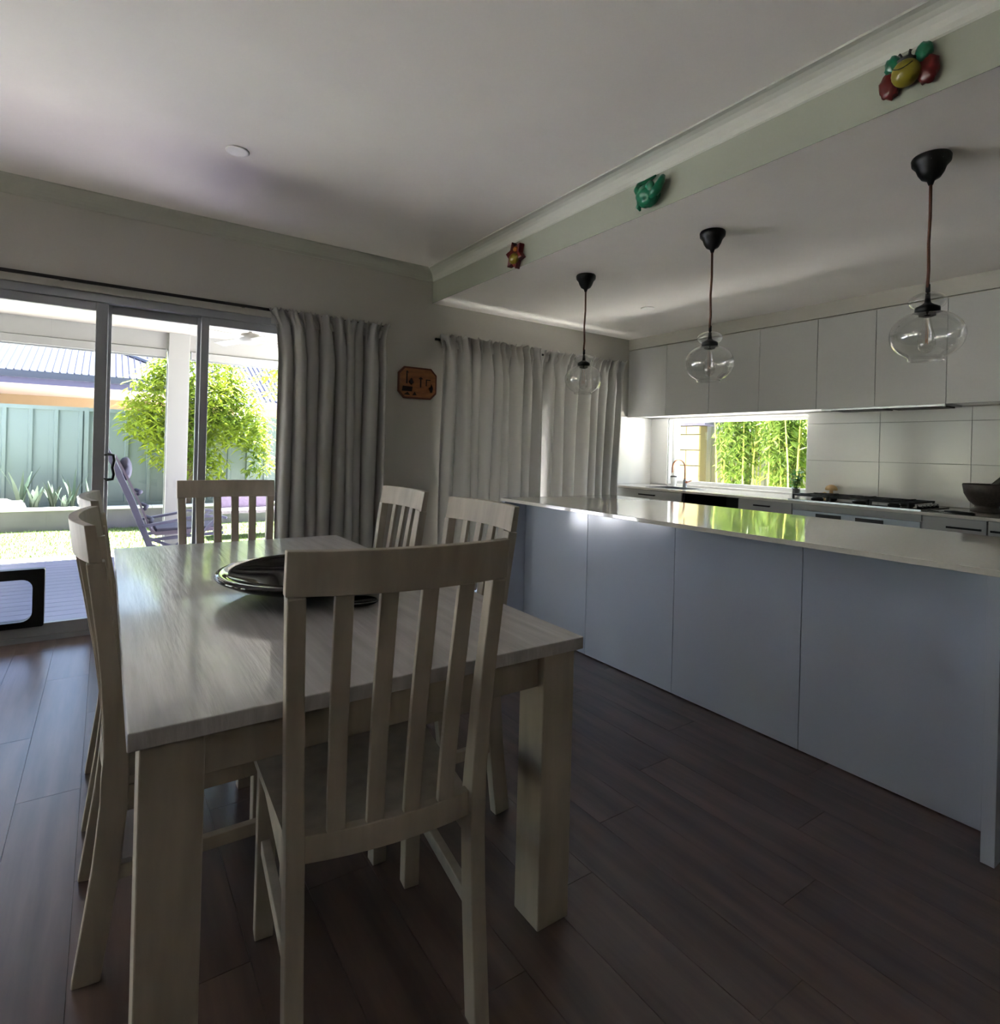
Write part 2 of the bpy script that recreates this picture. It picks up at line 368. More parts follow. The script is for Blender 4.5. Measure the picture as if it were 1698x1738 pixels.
# glazed opening behind the paired curtains, added unseen doors to the left
def window(name, axis, a0, a1, z0, z1, at, depth, m, label, mull=1, fw=.05, bot=None):
    """frame + panes; axis 'X' = the window runs along X at y=at; depth>0 grows outward"""
    r = sroot(name, (0, 0, 0), label)
    def bb(p0, p1, q0, q1, e0, e1):
        return bx(p0, p1, e0, e1, q0, q1) if axis == 'X' else bx(e0, e1, p0, p1, q0, q1)
    e0, e1 = at, at + depth; b_ = bot or fw
    bb(a0, a1, z1 - fw, z1, e0, e1).build('frame_head', m, r, bevel=.003); bb(a0, a1, z0, z0 + b_, e0, e1).build('frame_sill', m, r, bevel=.003)
    bb(a0, a0 + fw, z0 + b_, z1 - fw, e0, e1).build('frame_jamb', m, r, bevel=.003); bb(a1 - fw, a1, z0 + b_, z1 - fw, e0, e1).build('frame_jamb', m, r, bevel=.003)
    em = (e0 + e1) / 2
    w = (a1 - a0 - 2 * fw) / mull
    for i in range(mull):
        if i: bb(a0 + fw + w * i - .02, a0 + fw + w * i + .02, z0 + b_, z1 - fw, e0, e1).build('mullion', m, r, bevel=.003)
        s0 = a0 + fw + w * i + (.02 if i else 0); s1 = a0 + fw + w * (i + 1) - (.02 if i < mull - 1 else 0)
        bb(s0, s1, z0 + b_, z1 - fw, em - .003, em + .003).build('pane', 'window_glass', r)
    return r
w1 = window('window_1', 'Y', KY0, KY1, KZ0, KZ1, XR + .06, .06, 'white_paint', 'white framed splashback window over the kitchen bench', 1, .045, .05)
bx(XR - .004, XR + .06, KY0, KY1, KZ0 - .004, KZ0 + .012).build('window_sill', 'white_paint', w1)
bx(XR + .0, XR + .06, KY1 - .012, KY1 + .001, KZ0, KZ1).box(XR, XR + .06, KY0 - .001, KY0 + .012, KZ0, KZ1).box(XR, XR + .06, KY0, KY1, KZ1 - .012, KZ1 + .001).build('window_reveal', 'white_paint', w1)
window('added_left_doors', 'Y', LY0, LY1, 0, LZ, XL - .13, .08, 'aluminium', 'added unseen glazed doors in the far left wall', 2)  # added opening out of view, brings more daylight into the room
window('added_living_doors', 'X', GX0, GX1, 0, DZ, YB + .05, .08, 'aluminium', 'added glazed living room doors left of the picture', 4)  # invented glazing out of view, brightens the interior
window('door_2', 'X', EX0, EX1, 0, EZ, YB + .05, .08, 'aluminium', 'glazed door hidden behind the paired curtains', 2)

# ================================================================ DINING TABLE
TX0, TX1, TY0, TY1, TZ = .040, 1.075, 1.150, 3.170, .755
tb = thing('dining_table', 'long whitewashed timber dining table with thick square legs', 'table', ((TX0 + TX1) / 2, (TY0 + TY1) / 2, 0))
bx(TX0, TX1, TY0, TY1, TZ - .033, TZ).build('tabletop', 'table_wood', tb, bevel=.0025, world=True)
LW = .104
for lx in (TX0 + .018, TX1 - .018 - LW):
    for ly in (TY0 + .015, TY1 - .015 - LW):
        bx(lx, lx + LW, ly, ly + LW, 0, TZ - .033).build('leg', 'chair_wood', tb, bevel=.003, world=True)
ax0, ax1, ay0, ay1 = TX0 + .018 + LW, TX1 - .018 - LW, TY0 + .015 + LW, TY1 - .015 - LW
for a in ((ax0, ax1, TY0 + .038, TY0 + .063), (ax0, ax1, TY1 - .063, TY1 - .038), (TX0 + .04, TX0 + .065, ay0, ay1), (TX1 - .065, TX1 - .04, ay0, ay1)):
    bx(a[0], a[1], a[2], a[3], .632, TZ - .033).build('apron', 'chair_wood', tb, bevel=.002, world=True)

# ================================================================ DINING CHAIRS
def chair(name, label):
    c = thing(name, label, 'chair', group='whitewashed slat back dining chairs')
    def yc(z):                                  # side profile of the raked back and sabre rear leg
        pts = [(0, 0.0), (.12, .016), (.25, .033), (.40, .046), (.52, .047), (.70, .034), (.90, .008), (1.058, -.014)]
        for (z0, a), (z1, b) in zip(pts, pts[1:]):
            if z <= z1: t = (z - z0) / (z1 - z0); return a + (b - a) * t
        return pts[-1][1]
    def xc(z): return .193 + (.020 * max(0, (z - .45) / .6))
    zs = [0, .06, .12, .19, .25, .33, .40, .46, .52, .61, .70, .80, .90, .972]
    for s in (-1, 1):
        MB().beam([(s * xc(z), yc(z), z) for z in zs], .035, [.056 if z < .47 else (.050 if z < .6 else (.042 if z < .75 else .036)) for z in zs]).build('leg', 'chair_wood', c, bevel=.003)
    def bow(x, sag, half): return -sag * (1 - (x / half) ** 2)
    R = []; N = 14; H = .2305
    for i in range(N + 1):
        x = -H + 2 * H * i / N; sg = bow(x, .038, H)
        R.append([(x, yc(.972) + sg + .014, .972), (x, yc(.972) + sg - .012, .972), (x, yc(1.058) + sg - .011, 1.058), (x, yc(1.058) + sg + .011, 1.058)])
    MB().rings(R).build('top_rail', 'chair_wood', c, bevel=.002)
    R = []; hb_ = xc(.46) - .017
    for i in range(9):
        x = -hb_ + 2 * hb_ * i / 8; sg = bow(x, .018, hb_)
        R.append([(x, yc(.44) + sg + .012, .438), (x, yc(.44) + sg - .012, .438), (x, yc(.49) + sg - .012, .492), (x, yc(.49) + sg + .012, .492)])
    MB().rings(R).build('lower_rail', 'chair_wood', c, bevel=.002)
    for k in range(4):
        fx = (-1.5 + k) * .4                    # fraction of the half width
        path = []
        for z in (.49, .56, .64, .72, .80, .88, .973):
            hw = xc(z) - .0; x = fx * hw * 1.0; t = (z - .49) / .483
            path.append((x, yc(z) + bow(x, .018 + .020 * t, H), z))
        MB().beam(path, .036, .014).build('slat', 'chair_wood', c, bevel=.002)
    # dished seat
    vs, fs = [], []; nx, ny = 10, 8
    for j in range(ny + 1):
        t = j / ny; y = .055 + .43 * t; hw = .198 + .030 * t
        for i in range(nx + 1):
            u = -1 + 2 * i / nx; dz = -.008 * (1 - u * u) * math.sin(PI * min(1, t * 1.1)); vs.append((hw * u, y, .456 + dz))
    m_ = len(vs); vs += [(v[0], v[1], .436) for v in vs]
    for j in range(ny):
        for i in range(nx):
            a = j * (nx + 1) + i; fs.append((a, a + 1, a + nx + 2, a + nx + 1)); fs.append((m_ + a, m_ + a + nx + 1, m_ + a + nx + 2, m_ + a + 1))
    edge = [i for i in range(nx + 1)] + [(j + 1) * (nx + 1) - 1 + 0 for j in range(1, ny + 1)] + [ny * (nx + 1) + i for i in range(nx - 1, -1, -1)] + [j * (nx + 1) for j in range(ny - 1, 0, -1)]
    for a, b in zip(edge, edge[1:] + edge[:1]): fs.append((a, m_ + a, m_ + b, b))
    MB().add(vs, fs).build('seat', 'chair_wood', c)
    for s in (-1, 1):
        bx(s * .218, s * .174, .432, .475, 0, .436).build('leg', 'chair_wood', c, bevel=.003)
        bx(s * .204, s * .183, .064, .432, .375, .436).build('apron', 'chair_wood', c, bevel=.002)
        MB().beam([(s * .193, .050, .235), (s * .198, .432, .235)], .022, .034, ref=(1, 0, 0)).build('stretcher', 'chair_wood', c, bevel=.002)
    bx(-.174, .174, .445, .468, .375, .436).build('apron', 'chair_wood', c, bevel=.002)
    return c
ch0 = chair('dining_chair', 'whitewashed slat back dining chair in the foreground, its back to the viewer')
spots = [((.505, 1.072), -6.2, None),
         ((-.012, 1.815), -90, 'slat back dining chair on the patio door side of the table, nearest the viewer'),
         ((-.012, 2.455), -90, 'slat back dining chair on the patio door side of the table, farther along'),
         ((1.160, 1.835), 90, 'slat back dining chair between table and island, nearest the viewer'),
         ((1.160, 2.515), 90, 'slat back dining chair between table and island, farther toward the curtains'),
         ((.525, 3.255), 180, 'slat back dining chair at the far head of the table before the glass')]
for i, ((x, y), a, lab) in enumerate(spots):
    o = ch0 if i == 0 else copy_tree(ch0)
    o.location = (x, y, 0); o.rotation_euler = (0, 0, math.radians(a))
    if lab: o['label'] = lab

# platter and small case on the table
pl = thing('platter', 'large round glossy black platter on the dining table', 'platter', (.60, 1.99, TZ))
prof = [(.085, 0), (.11, .002), (.20, .022), (.275, .045), (.305, .060), (.311, .068), (.305, .075), (.290, .077), (.265, .068), (.22, .054), (.15, .044), (.06, .040), (.001, .040)]
MB().lathe(prof, n=64).build('dish', 'black_gloss', pl, smooth=True)
cs = thing('small_case', 'small glossy black pod shaped case beside the platter', 'case', (.655, 1.715, TZ), math.radians(-12))
MB().blob((0, 0, .017), (.062, .026, .017), 3).build('shell', 'black_gloss', cs, smooth=True)
MB().lathe([(.0655, -.0015), (.0665, 0), (.0655, .0015)], (0, 0, 0), 24)
sm = MB(); sm.v = []; ring = [[(math.cos(2*PI*i/32) * .0625, math.sin(2*PI*i/32) * .0265, .0155 + d) for i in range(32)] for d in (0, .003)]
sm.rings(ring).build('seam_band', 'aluminium', cs)

# ================================================================ CURTAINS
def curtain(name, label, spans, y, z0, z1, nf, amp, seed, m, head=.045):
    """spans: list of (z, x0, x1) control rows; folds gather at the top into a ruffled heading"""
    rnd = random.Random(seed); r = thing(name, label, 'curtain', ((spans[0][1] + spans[0][2]) / 2, y, z0))
    cx = r.location[0]
    ws = [rnd.uniform(.6, 1.4) for _ in range(nf)]; tot = sum(ws); edges = [0]
    for w_ in ws: edges.append(edges[-1] + w_ / tot)
    amps = [rnd.uniform(.6, 1.25) for _ in range(nf)]
    ws2 = [rnd.uniform(.6, 1.3) for _ in range(nf * 2)]; t2 = sum(ws2); e2 = [0]
    for w_ in ws2: e2.append(e2[-1] + w_ / t2)
    a2 = [rnd.uniform(.5, 1.2) for _ in range(nf * 2)]
    def wave(u, E, A):
        for k in range(len(A)):
            if u <= E[k + 1] or k == len(A) - 1:
                p = (u - E[k]) / (E[k + 1] - E[k]); s = math.sin(2 * PI * p); return A[k] * s, p
    def span(z):
        for (za, a0, a1), (zb, b0, b1) in zip(spans, spans[1:]):
            if zb <= z <= za: t = (za - z) / (za - zb); return a0 + (b0 - a0) * t, a1 + (b1 - a1) * t
        return spans[-1][1:] if z < spans[-1][0] else spans[0][1:]
    nu = nf * 16; rows = [z1 - i * .02 for i in range(0, 8)] + [z1 - .16 - (z1 - .16 - z0) * (i / 26) for i in range(1, 27)]
    vs, fs = [], []
    for z in rows:
        d = (z1 - z); hd = max(0, 1 - d / .30); x0, x1 = span(z)
        for i in range(nu + 1):
            u = i / nu
            uu = u + .010 * math.sin(5 * u * PI + 1.7 * (z - z0)) * (1 - hd)
            uu = min(1, max(0, uu))
            w1_, p1 = wave(uu, edges, amps); w2_, p2 = wave(uu, e2, a2)
            yy = amp * w1_ * (1 - .75 * hd) + amp * .55 * w2_ * hd
            if d < head: yy += .016 * math.sin(u * nf * 17 + seed) * (1 - d / head) - .012 * (1 - d / head)
            xx = x0 + (x1 - x0) * u + .026 * math.sin(2 * PI * p1 + 1.2) * (1 - hd) * min(1, 8 * u, 8 * (1 - u)) * (1 if 0 < i < nu else 0)
            zz = z + (.012 * math.sin(u * nf * 31 + seed) if d < .005 else 0)
            vs.append((xx - cx, yy, zz - z0))
    for j in range(len(rows) - 1):
        for i in range(nu): a = j * (nu + 1) + i; fs.append((a, a + 1, a + nu + 2, a + nu + 1))
    o = MB().add(vs, fs).build('drape', m, r, smooth=True)
    so = o.modifiers.new('thick', 'SOLIDIFY'); so.thickness = .003; so.offset = 0
    # heading tape
    hv = MB()
    for i in range(40):
        u0, u1 = i / 40, (i + 1) / 40; x0, x1 = span(z1 - head)
        hv.box(x0 + (x1 - x0) * u0 - cx, x0 + (x1 - x0) * u1 - cx, .012, .016, z1 - head - .06 - z0, z1 - head - z0)
    stuff(hv.build('heading_tape', m, r))
    return r
curtain('curtain', 'grey gathered curtain drawn beside the sliding door', [(2.23, .945, 1.865), (2.12, 1.0, 1.845), (1.9, 1.02, 1.85), (.0, 1.03, 1.84)], 4.375, .02, 2.232, 9, .055, 3, 'curtain')
curtain('curtain', 'pale curtain with glowing folds on the window half nearest the wall plaque', [(2.23, 2.335, 3.395), (2.1, 2.375, 3.42), (0, 2.375, 3.425)], 4.352, .02, 2.225, 9, .078, 8, 'curtain_lining')
curtain('curtain', 'pale curtain with glowing folds on the window half nearest the kitchen', [(2.23, 3.49, 4.545), (2.1, 3.45, 4.50), (1.8, 3.43, 4.47), (1.0, 3.43, 4.43), (0, 3.43, 4.41)], 4.352, .02, 2.225, 8, .078, 13, 'curtain_lining')
def track(x0, x1, z, label):
    t = thing('curtain_track', label, 'curtain track', ((x0 + x1) / 2, 4.42, z))
    bx(x0, x1, 4.458, 4.474, z - .006, z + .012).build('rail', 'black_matte', t, world=True)
    for xx in [x0 + .06 + i * (x1 - x0 - .12) / 4 for i in range(5)]:
        bx(xx - .01, xx + .01, 4.474, 4.4995, z - .004, z + .01).build('bracket', 'black_matte', t, world=True)
track(-2.4, 1.90, 2.235, 'thin black curtain track above the sliding door')
track(2.34, 4.55, 2.200, 'thin dark curtain track behind the paired curtains')
# a second bunch of the door curtain, drawn to the far left (seen only as a reflection)
curtain('curtain', 'grey curtain gathered at the far left end of the sliding door', [(2.23, -2.35, -1.35), (0, -2.33, -1.40)], 4.385, .02, 2.232, 9, .030, 21, 'curtain')

# wall plaque
pq = thing('wall_plaque', 'small eight sided wooden plaque with a burnt harbour picture on the wall', 'plaque', (2.192, YB, 1.808))
def octa(w, h, c): return [(-w, -h + c), (-w + c, -h), (w - c, -h), (w, -h + c), (w, h - c), (w - c, h), (-w + c, h), (-w, h - c)]
MB().prism([(x, 0, z) for x, z in octa(.183, .135, .055)], (0, -.014, 0), (0, -.001, 0)).build('backing_board', 'plaque_edge', pq, bevel=.003)
MB().prism([(x, 0, z) for x, z in octa(.168, .120, .050)], (0, -.018, 0), (0, -.012, 0)).build('picture_board', 'plaque_wood', pq)
def burn(pts, nm): MB().prism([(x, 0, z) for x, z in pts], (0, -.0196, 0), (0, -.0175, 0)).build(nm, 'plaque_burn', pq)
burn([(-.11, -.01), (-.098, -.01), (-.098, .085), (-.085, .075), (-.098, .098), (-.11, .098)], 'mast')
burn([(-.085, .005), (-.062, -.018), (-.04, .002), (-.062, .04)], 'buoy')
burn([(-.148, -.075), (-.055, -.075), (-.05, -.035), (-.14, -.032)], 'boat_hull')
burn([(-.13, -.105), (-.07, -.107), (-.095, -.08)], 'rock_shape'); burn([(-.05, -.108), (-.01, -.104), (-.028, -.075)], 'rock_shape')
burn([(.02, -.035), (.032, -.035), (.032, .035), (.05, .038), (.026, .055), (.005, .038), (.02, .035)], 'light_tower')
burn([(.075, -.02), (.085, -.02), (.085, .03), (.12, .03), (.12, .038), (.075, .038)], 'crane')
burn([(.12, -.075), (.14, -.07), (.145, -.03), (.13, -.0), (.122, -.025), (.108, -.035)], 'boat_sail')

# ceiling downlights
def downlight(x, y, z, label):
    t = thing('downlight', label, 'downlight', (x, y, z), group='recessed ceiling downlights')
    MB().lathe([(.042, -.003), (.055, -.007), (.058, -.004), (.058, -.0005), (.042, -.0005)], n=32).build('trim_ring', 'downlight', t, smooth=True)
    MB().lathe([(.0415, -.0022), (.0415, -.0008)], n=32).build('lens', 'white_paint', t)
downlight(.538, 3.309, ZC, 'round white downlight in the ceiling above the dining table')
downlight(3.84, 3.417, ZK, 'round white downlight in the lower kitchen ceiling')

# ================================================================ PENDANT LAMPS
def pendant(x, y, label):
    p = thing('pendant_lamp', label, 'pendant lamp', (x, y, ZK), group='clear glass pendant lamps over the island')
    MB().lathe([(.066, 0), (.070, -.008), (.068, -.028), (.054, -.045), (.046, -.068), (.034, -.088), (.014, -.100), (.008, -.118)], n=32).build('ceiling_canopy', 'black_plastic', p, smooth=True)
    for a in (200, 235): MB().blob((.060 * math.cos(math.radians(a)), .060 * math.sin(math.radians(a)), -.030), (.006, .006, .005), 1).build('canopy_screw', 'aluminium', p, smooth=True)
    zt = -.585
    MB().tube([(0, 0, -.115), (.003, 0, -.25), (-.003, .001, -.36), (.002, 0, -.47), (-.004, 0, -.53), (0, 0, zt + .02)], .0062, 8).build('cord', 'cord', p, smooth=True)
    MB().lathe([(.008, zt + .055), (.009, zt), (.012, zt - .02), (.020, zt - .027), (.044, zt - .040), (.045, zt - .062), (.030, zt - .064), (.030, zt - .075), (.014, zt - .080)], n=24).build('lamp_holder', 'black_plastic', p, smooth=True)
    # blown glass: flattened upper bulge, neck, wide lower bowl, open rim
    g = []
    for i in range(13):
        a = PI / 2 - (PI / 2 + 1.05) * i / 12; g.append((max(.012, .068 * math.cos(a)), -.60 + .037 * math.sin(a)))
    g.append((.036, -.640))
    for i in range(1, 19):
        a = 1.30 - (1.30 + 1.02) * i / 18; g.append((.132 * math.cos(a) ** .92, -.742 + .102 * math.sin(a)))
    g += [(.066, -.835), (.064, -.846), (.060, -.846), (.060, -.836)]
    o = MB().lathe(g, n=48, cap=False).build('glass_shade', 'pendant_glass', p, smooth=True)
    b = [(.012, zt - .078), (.013, zt - .10), (.022, zt - .135), (.030, zt - .17), (.032, zt - .19), (.027, zt - .212), (.014, zt - .226), (.001, zt - .229)]
    bl = MB().lathe(b, n=24, cap=False).build('bulb', 'pendant_glass', p, smooth=True)
    MB().tube([(-.008, 0, zt - .09), (-.010, 0, zt - .19), (0, 0, zt - .17), (.010, 0, zt - .19), (.008, 0, zt - .09)], .0008, 6).build('filament', 'filament', bl)
    return p
pendant(2.80, .985, 'glass pendant lamp on a brown cord, the largest and nearest to the viewer')
pendant(2.80, 2.03, 'glass pendant lamp on a brown cord, the middle of three over the island')
pendant(2.80, 3.07, 'glass pendant lamp hanging in front of the pale curtains, the farthest')

# ================================================================ ORNAMENTS ON THE CEILING STEP
X0 = BX - .001
o1 = thing('wall_ornament', 'ceramic ornament with smiling yellow body, red wings and green tufts', 'ornament', (X0, .885, 2.61))
def ob_(parent, nm, c, r, m, amp=0.0, fr=3, sd=0, n=3): return MB().blob(c, r, n, amp, fr, sd).build(nm, m, parent, smooth=True)
body = ob_(o1, 'body', (-.040, 0, -.004), (.040, .044, .046), 'ceramic_yellow')
sm_ = []
for i in range(9):
    t = -1 + 2 * i / 8; sm_.append((-.079 + .012 * t * t, -.030 * t, -.004 + .016 * t * t))
MB().tube(sm_, .0022, 6).build('smile', 'ceramic_dark', body)
for s in (-1, 1):
    ob_(o1, 'wing', (-.018, s * .058, -.012 - .012 * s * 0), (.018, .034, .050), 'ceramic_red', .28, 4.0, 3 + s)
    ob_(o1, 'tuft', (-.022, s * .048, .052), (.022, .026, .034), 'ceramic_green', .22, 4.0, 9 + s)
ob_(o1, 'head_band', (-.034, 0, .042), (.026, .028, .012), 'ceramic_dark', .2)
for s in (-1, 1): MB().tube([(-.04, s * .01, .046), (-.048, s * .014, .060), (-.05, s * .018, .066)], [.006, .004, .005], 6).build('feeler', 'ceramic_dark', o1)
o2 = thing('wall_ornament', 'shiny green ceramic frog like ornament on the ceiling step', 'ornament', (X0, 2.03, 2.60))
MB().blob((-.042, .016, -.016), (.044, .070, .060), 4, .18, 2.2, 4).build('body', 'ceramic_green', o2, smooth=True)
MB().tube([(-.05, -.015, -.03), (-.055, -.055, -.01), (-.045, -.075, .03), (-.03, -.070, .056)], [.028, .024, .018, .012], 12).build('limb', 'ceramic_green', o2, smooth=True)
MB().tube([(-.05, .05, .0), (-.055, .072, .03), (-.04, .080, .056), (-.022, .05, .068), (-.012, -.01, .088)], [.028, .022, .017, .014, .004], 12).build('limb', 'ceramic_green', o2, smooth=True)
MB().tube([(-.04, .06, -.04), (-.045, .075, -.062), (-.032, .072, -.075)], [.022, .014, .005], 12).build('limb', 'ceramic_green', o2, smooth=True)
MB().blob((-.07, -.02, .010), (.012, .026, .030), 3, .15).build('head', 'ceramic_green', o2, smooth=True)
o3 = thing('wall_ornament', 'small red and yellow ceramic ornament nearest the plaque', 'ornament', (X0, 3.235, 2.588))
def star(c, r0, r1, n, th, a0=0):
    pts = [(0, c[0] + (r0 if i % 2 == 0 else r1) * math.cos(a0 + PI * i / n), c[1] + (r0 if i % 2 == 0 else r1) * math.sin(a0 + PI * i / n)) for i in range(2 * n)]
    return MB().prism(pts, (-th, 0, 0), (0, 0, 0))
star((0, .004), .100, .058, 6, .045, .3).build('petals', 'ceramic_red', o3, bevel=.006)
ob_(o3, 'body', (-.046, -.016, -.026), (.030, .044, .036), 'ceramic_yellow', .15)
ob_(o3, 'tuft', (-.046, -.03, .036), (.016, .022, .016), 'ceramic_orange', .2)

# ================================================================ ISLAND
IX0, IX1, IY0, IY1, IZ = 2.283, 3.335, .585, 3.315, .921
isl = thing('kitchen_island', 'long kitchen island with glossy grey white front panels', 'island', ((IX0 + IX1) / 2, (IY0 + IY1) / 2, 0))
PX = 2.470
bx(PX + .02, IX1 - .03, IY0 + .045, IY1 - .045, .004, IZ - .024).build('carcass', 'white_paint', isl, world=True)
ysp = [IY0 + .042, 1.300, 1.970, 2.632, IY1 - .042]
for a, b in zip(ysp, ysp[1:]):
    bx(PX, PX + .019, a + .0012, b - .0012, .006, IZ - .024).build('front_panel', 'panel_gloss', isl, bevel=.001, seg=1, world=True)
bx(IX0 + .006, IX1 - .01, IY0 + .005, IY0 + .041, .002, IZ - .022).build('end_panel', 'panel_gloss', isl, bevel=.001, seg=1, world=True)
bx(IX0 + .006, IX1 - .01, IY1 - .041, IY1 - .005, .002, IZ - .022).build('end_panel', 'panel_gloss', isl, bevel=.001, seg=1, world=True)
it = thing('island_worktop', 'polished pale stone worktop on the kitchen island', 'worktop', ((IX0 + IX1) / 2, (IY0 + IY1) / 2, IZ - .022))
bx(IX0, IX1, IY0, IY1, IZ - .0215, IZ).build('slab', 'stone_top', it, bevel=.0015, world=True)

# ================================================================ WALL BENCH
BF, BZ = 4.45, .92
bt = thing('bench_worktop', 'pale stone bench along the kitchen wall under the window', 'worktop', ((BF + XR) / 2, 2.2, BZ - .02))
SX0, SX1, SY0, SY1 = 4.58, 4.90, 3.56, 4.02     # sink cut-out
mb = MB().box(BF, XR - .013, -.60, SY0, BZ - .02, BZ).box(BF, XR - .013, SY1, YB - .013, BZ - .02, BZ).box(BF, SX0, SY0, SY1, BZ - .02, BZ).box(SX1, XR - .013, SY0, SY1, BZ - .02, BZ)
mb.build('slab', 'stone_top', bt, world=True)
sk = thing('kitchen_sink', 'steel sink set in the bench below the window', 'sink', ((SX0 + SX1) / 2, (SY0 + SY1) / 2, BZ))
g = .004
mb = MB().box(SX0 - .012, SX1 + .012, SY0 - .012, SY0 + g, BZ + .0002, BZ + .003).box(SX0 - .012, SX1 + .012, SY1 - g, SY1 + .012, BZ, BZ + .003).box(SX0 - .012, SX0 + g, SY0 + g, SY1 - g, BZ, BZ + .003).box(SX1 - g, SX1 + .012, SY0 + g, SY1 - g, BZ, BZ + .003)
mb.build('rim', 'stainless', sk, world=True)
mb = MB().box(SX0 + .001, SX0 + g, SY0 + .001, SY1 - .001, BZ - .17, BZ).box(SX1 - g, SX1 - .001, SY0 + .001, SY1 - .001, BZ - .17, BZ).box(SX0 + g, SX1 - g, SY0 + .001, SY0 + g, BZ - .17, BZ).box(SX0 + g, SX1 - g, SY1 - g, SY1 - .001, BZ - .17, BZ).box(SX0 + g, SX1 - g, SY0 + g, SY1 - g, BZ - .17, BZ - .166)
mb.build('basin', 'stainless', sk, world=True)
MB().lathe([(.04, -.166), (.042, -.163), (.03, -.163), (.001, -.165)], n=20).build('drain', 'aluminium', sk)
FX = BF + .018
def handle(parent, y0, y1, z, x=FX, m='black_plastic'):
    mb = MB().box(x - .030, x - .020, y0, y1, z - .006, z + .006)
    for yy in (y0 + .012, y1 - .012): mb.box(x - .022, x + .001, yy - .005, yy + .005, z - .005, z + .005)
    mb.build('handle', m, parent)
def base_unit(y0, y1, label, rows, handles, open_=False):
    u = thing('base_cabinet', label, 'cabinet', ((FX + XR) / 2, (y0 + y1) / 2, 0), group='white base cabinets under the bench')
    g = .002; lx = FX - u.location[0]; ly0 = y0 - u.location[1]; ly1 = y1 - u.location[1]
    b1 = XR - .02 - u.location[0]
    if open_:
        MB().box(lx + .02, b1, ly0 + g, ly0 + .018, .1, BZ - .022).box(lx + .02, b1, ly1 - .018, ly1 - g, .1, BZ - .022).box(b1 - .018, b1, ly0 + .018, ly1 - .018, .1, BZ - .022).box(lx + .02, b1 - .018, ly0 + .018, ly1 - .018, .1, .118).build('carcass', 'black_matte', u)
    else:
        top = BZ - .19 if 'sink' in label else BZ - .022
        bx(lx + .020, b1, ly0 + g, ly1 - g, .1, top).build('carcass', 'white_paint', u)
    bx(lx + .06, lx + .075, ly0, ly1, 0, .1).build('kickboard', 'white_paint', u)
    for (z0, z1) in rows:
        d = bx(lx, lx + .0185, ly0 + g, ly1 - g, z0 + g, z1 - g).build('drawer_front', 'white_gloss', u, bevel=.001, seg=1)
        for (h0, h1, hz) in handles:
            if z0 < hz < z1: handle(d, h0 - u.location[1], h1 - u.location[1], hz, lx)
    return u
base_unit(3.505, 4.485, 'white sink cabinet in the corner below the window', [(.1, .80), (.80, .897)], [(3.81, 4.01, .85)])
base_unit(2.920, 3.500, 'open empty dark appliance recess in the base cabinets', [], [], True)
base_unit(2.450, 2.916, 'white drawer cabinet between the dark recess and the oven', [(.1, .45), (.45, .70), (.70, .897)], [(2.62, 2.76, .855), (2.58, 2.80, .60), (2.58, 2.80, .36)])
base_unit(1.230, 1.570, 'white drawer cabinet just right of the oven', [(.1, .45), (.45, .70), (.70, .897)], [(1.25, 1.43, .838), (1.25, 1.43, .60), (1.25, 1.43, .36)])
base_unit(.630, 1.226, 'white drawer cabinet at the right edge of the picture', [(.1, .45), (.45, .70), (.70, .897)], [(.98, 1.206, .837), (.8, 1.06, .60), (.8, 1.06, .36)])
base_unit(.020, .626, 'white drawer cabinet past the right edge of the picture', [(.1, .45), (.45, .70), (.70, .897)], [(.2, .45, .838), (.2, .45, .60), (.2, .45, .36)])
base_unit(-.59, .016, 'white drawer cabinet at the near end of the bench', [(.1, .45), (.45, .70), (.70, .897)], [(-.4, -.15, .838), (-.4, -.15, .60), (-.4, -.15, .36)])
ov = thing('oven', 'wide stainless steel oven under the cooktop', 'oven', ((FX + XR) / 2, 2.01, 0))
lx = FX - ov.location[0]
bx(lx + .02, XR - .02 - ov.location[0], -.434, .434, .05, BZ - .022).build('carcass', 'white_paint', ov)
bx(lx, lx + .0185, -.434, .434, .856, .897).build('filler_panel', 'white_gloss', ov)
dr = bx(lx - .004, lx + .0185, -.43, .43, .25, .72).build('oven_door', 'black_gloss', ov, bevel=.002)
bx(lx - .004, lx + .0185, -.43, .43, .722, .852).build('control_panel', 'stainless', ov, bevel=.002)
bx(lx, lx + .0185, -.43, .43, .06, .248).build('lower_panel', 'stainless', ov)
for yy in (-.12, .16): bx(lx - .008, lx - .004, yy - .09, yy + .09, .80, .835).build('display', 'black_gloss', ov)
MB().tube([(lx - .045, -.36, .69), (lx - .045, .36, .69)], .010, 10).build('handle', 'stainless', dr, smooth=True)

# upper cabinets
UX, UZ0, UZ1 = 4.77, 1.655, 2.385
ysu = [4.494, 3.970, 3.454, 2.940, 2.436, 2.003, 1.556, 1.050, .550, .050, -.45]
names = ['nearest the curtains', 'second from the curtains', 'third from the curtains, above the window', 'fourth from the curtains, above the plant',
         'fifth from the curtains, over the left half of the cooktop', 'sixth from the curtains, over the right half of the cooktop',
         'right of the range hood', 'at the right edge of the picture', 'beyond the right edge of the picture', 'farthest from the curtains']
for i, (b, a) in enumerate(zip(ysu, ysu[1:])):
    u = thing('upper_cabinet', 'white handleless upper cabinet ' + names[i], 'cabinet', ((UX + XR) / 2, (a + b) / 2, UZ0), group='white upper cabinets')
    bx(UX + .020, XR - .013, a + .001, b - .001, UZ0 + .012, UZ1).build('carcass', 'white_paint', u, world=True)
    bx(UX, UX + .0185, a + .0016, b - .0016, UZ0, UZ1).build('cabinet_door', 'white_gloss', u, bevel=.001, seg=1, world=True)
struct(bx(UX + .03, XR, -.5, YB, UZ1 + .004, ZK).build('trim_4', 'wall_paint'), 'plaster bulkhead above the upper cabinets')
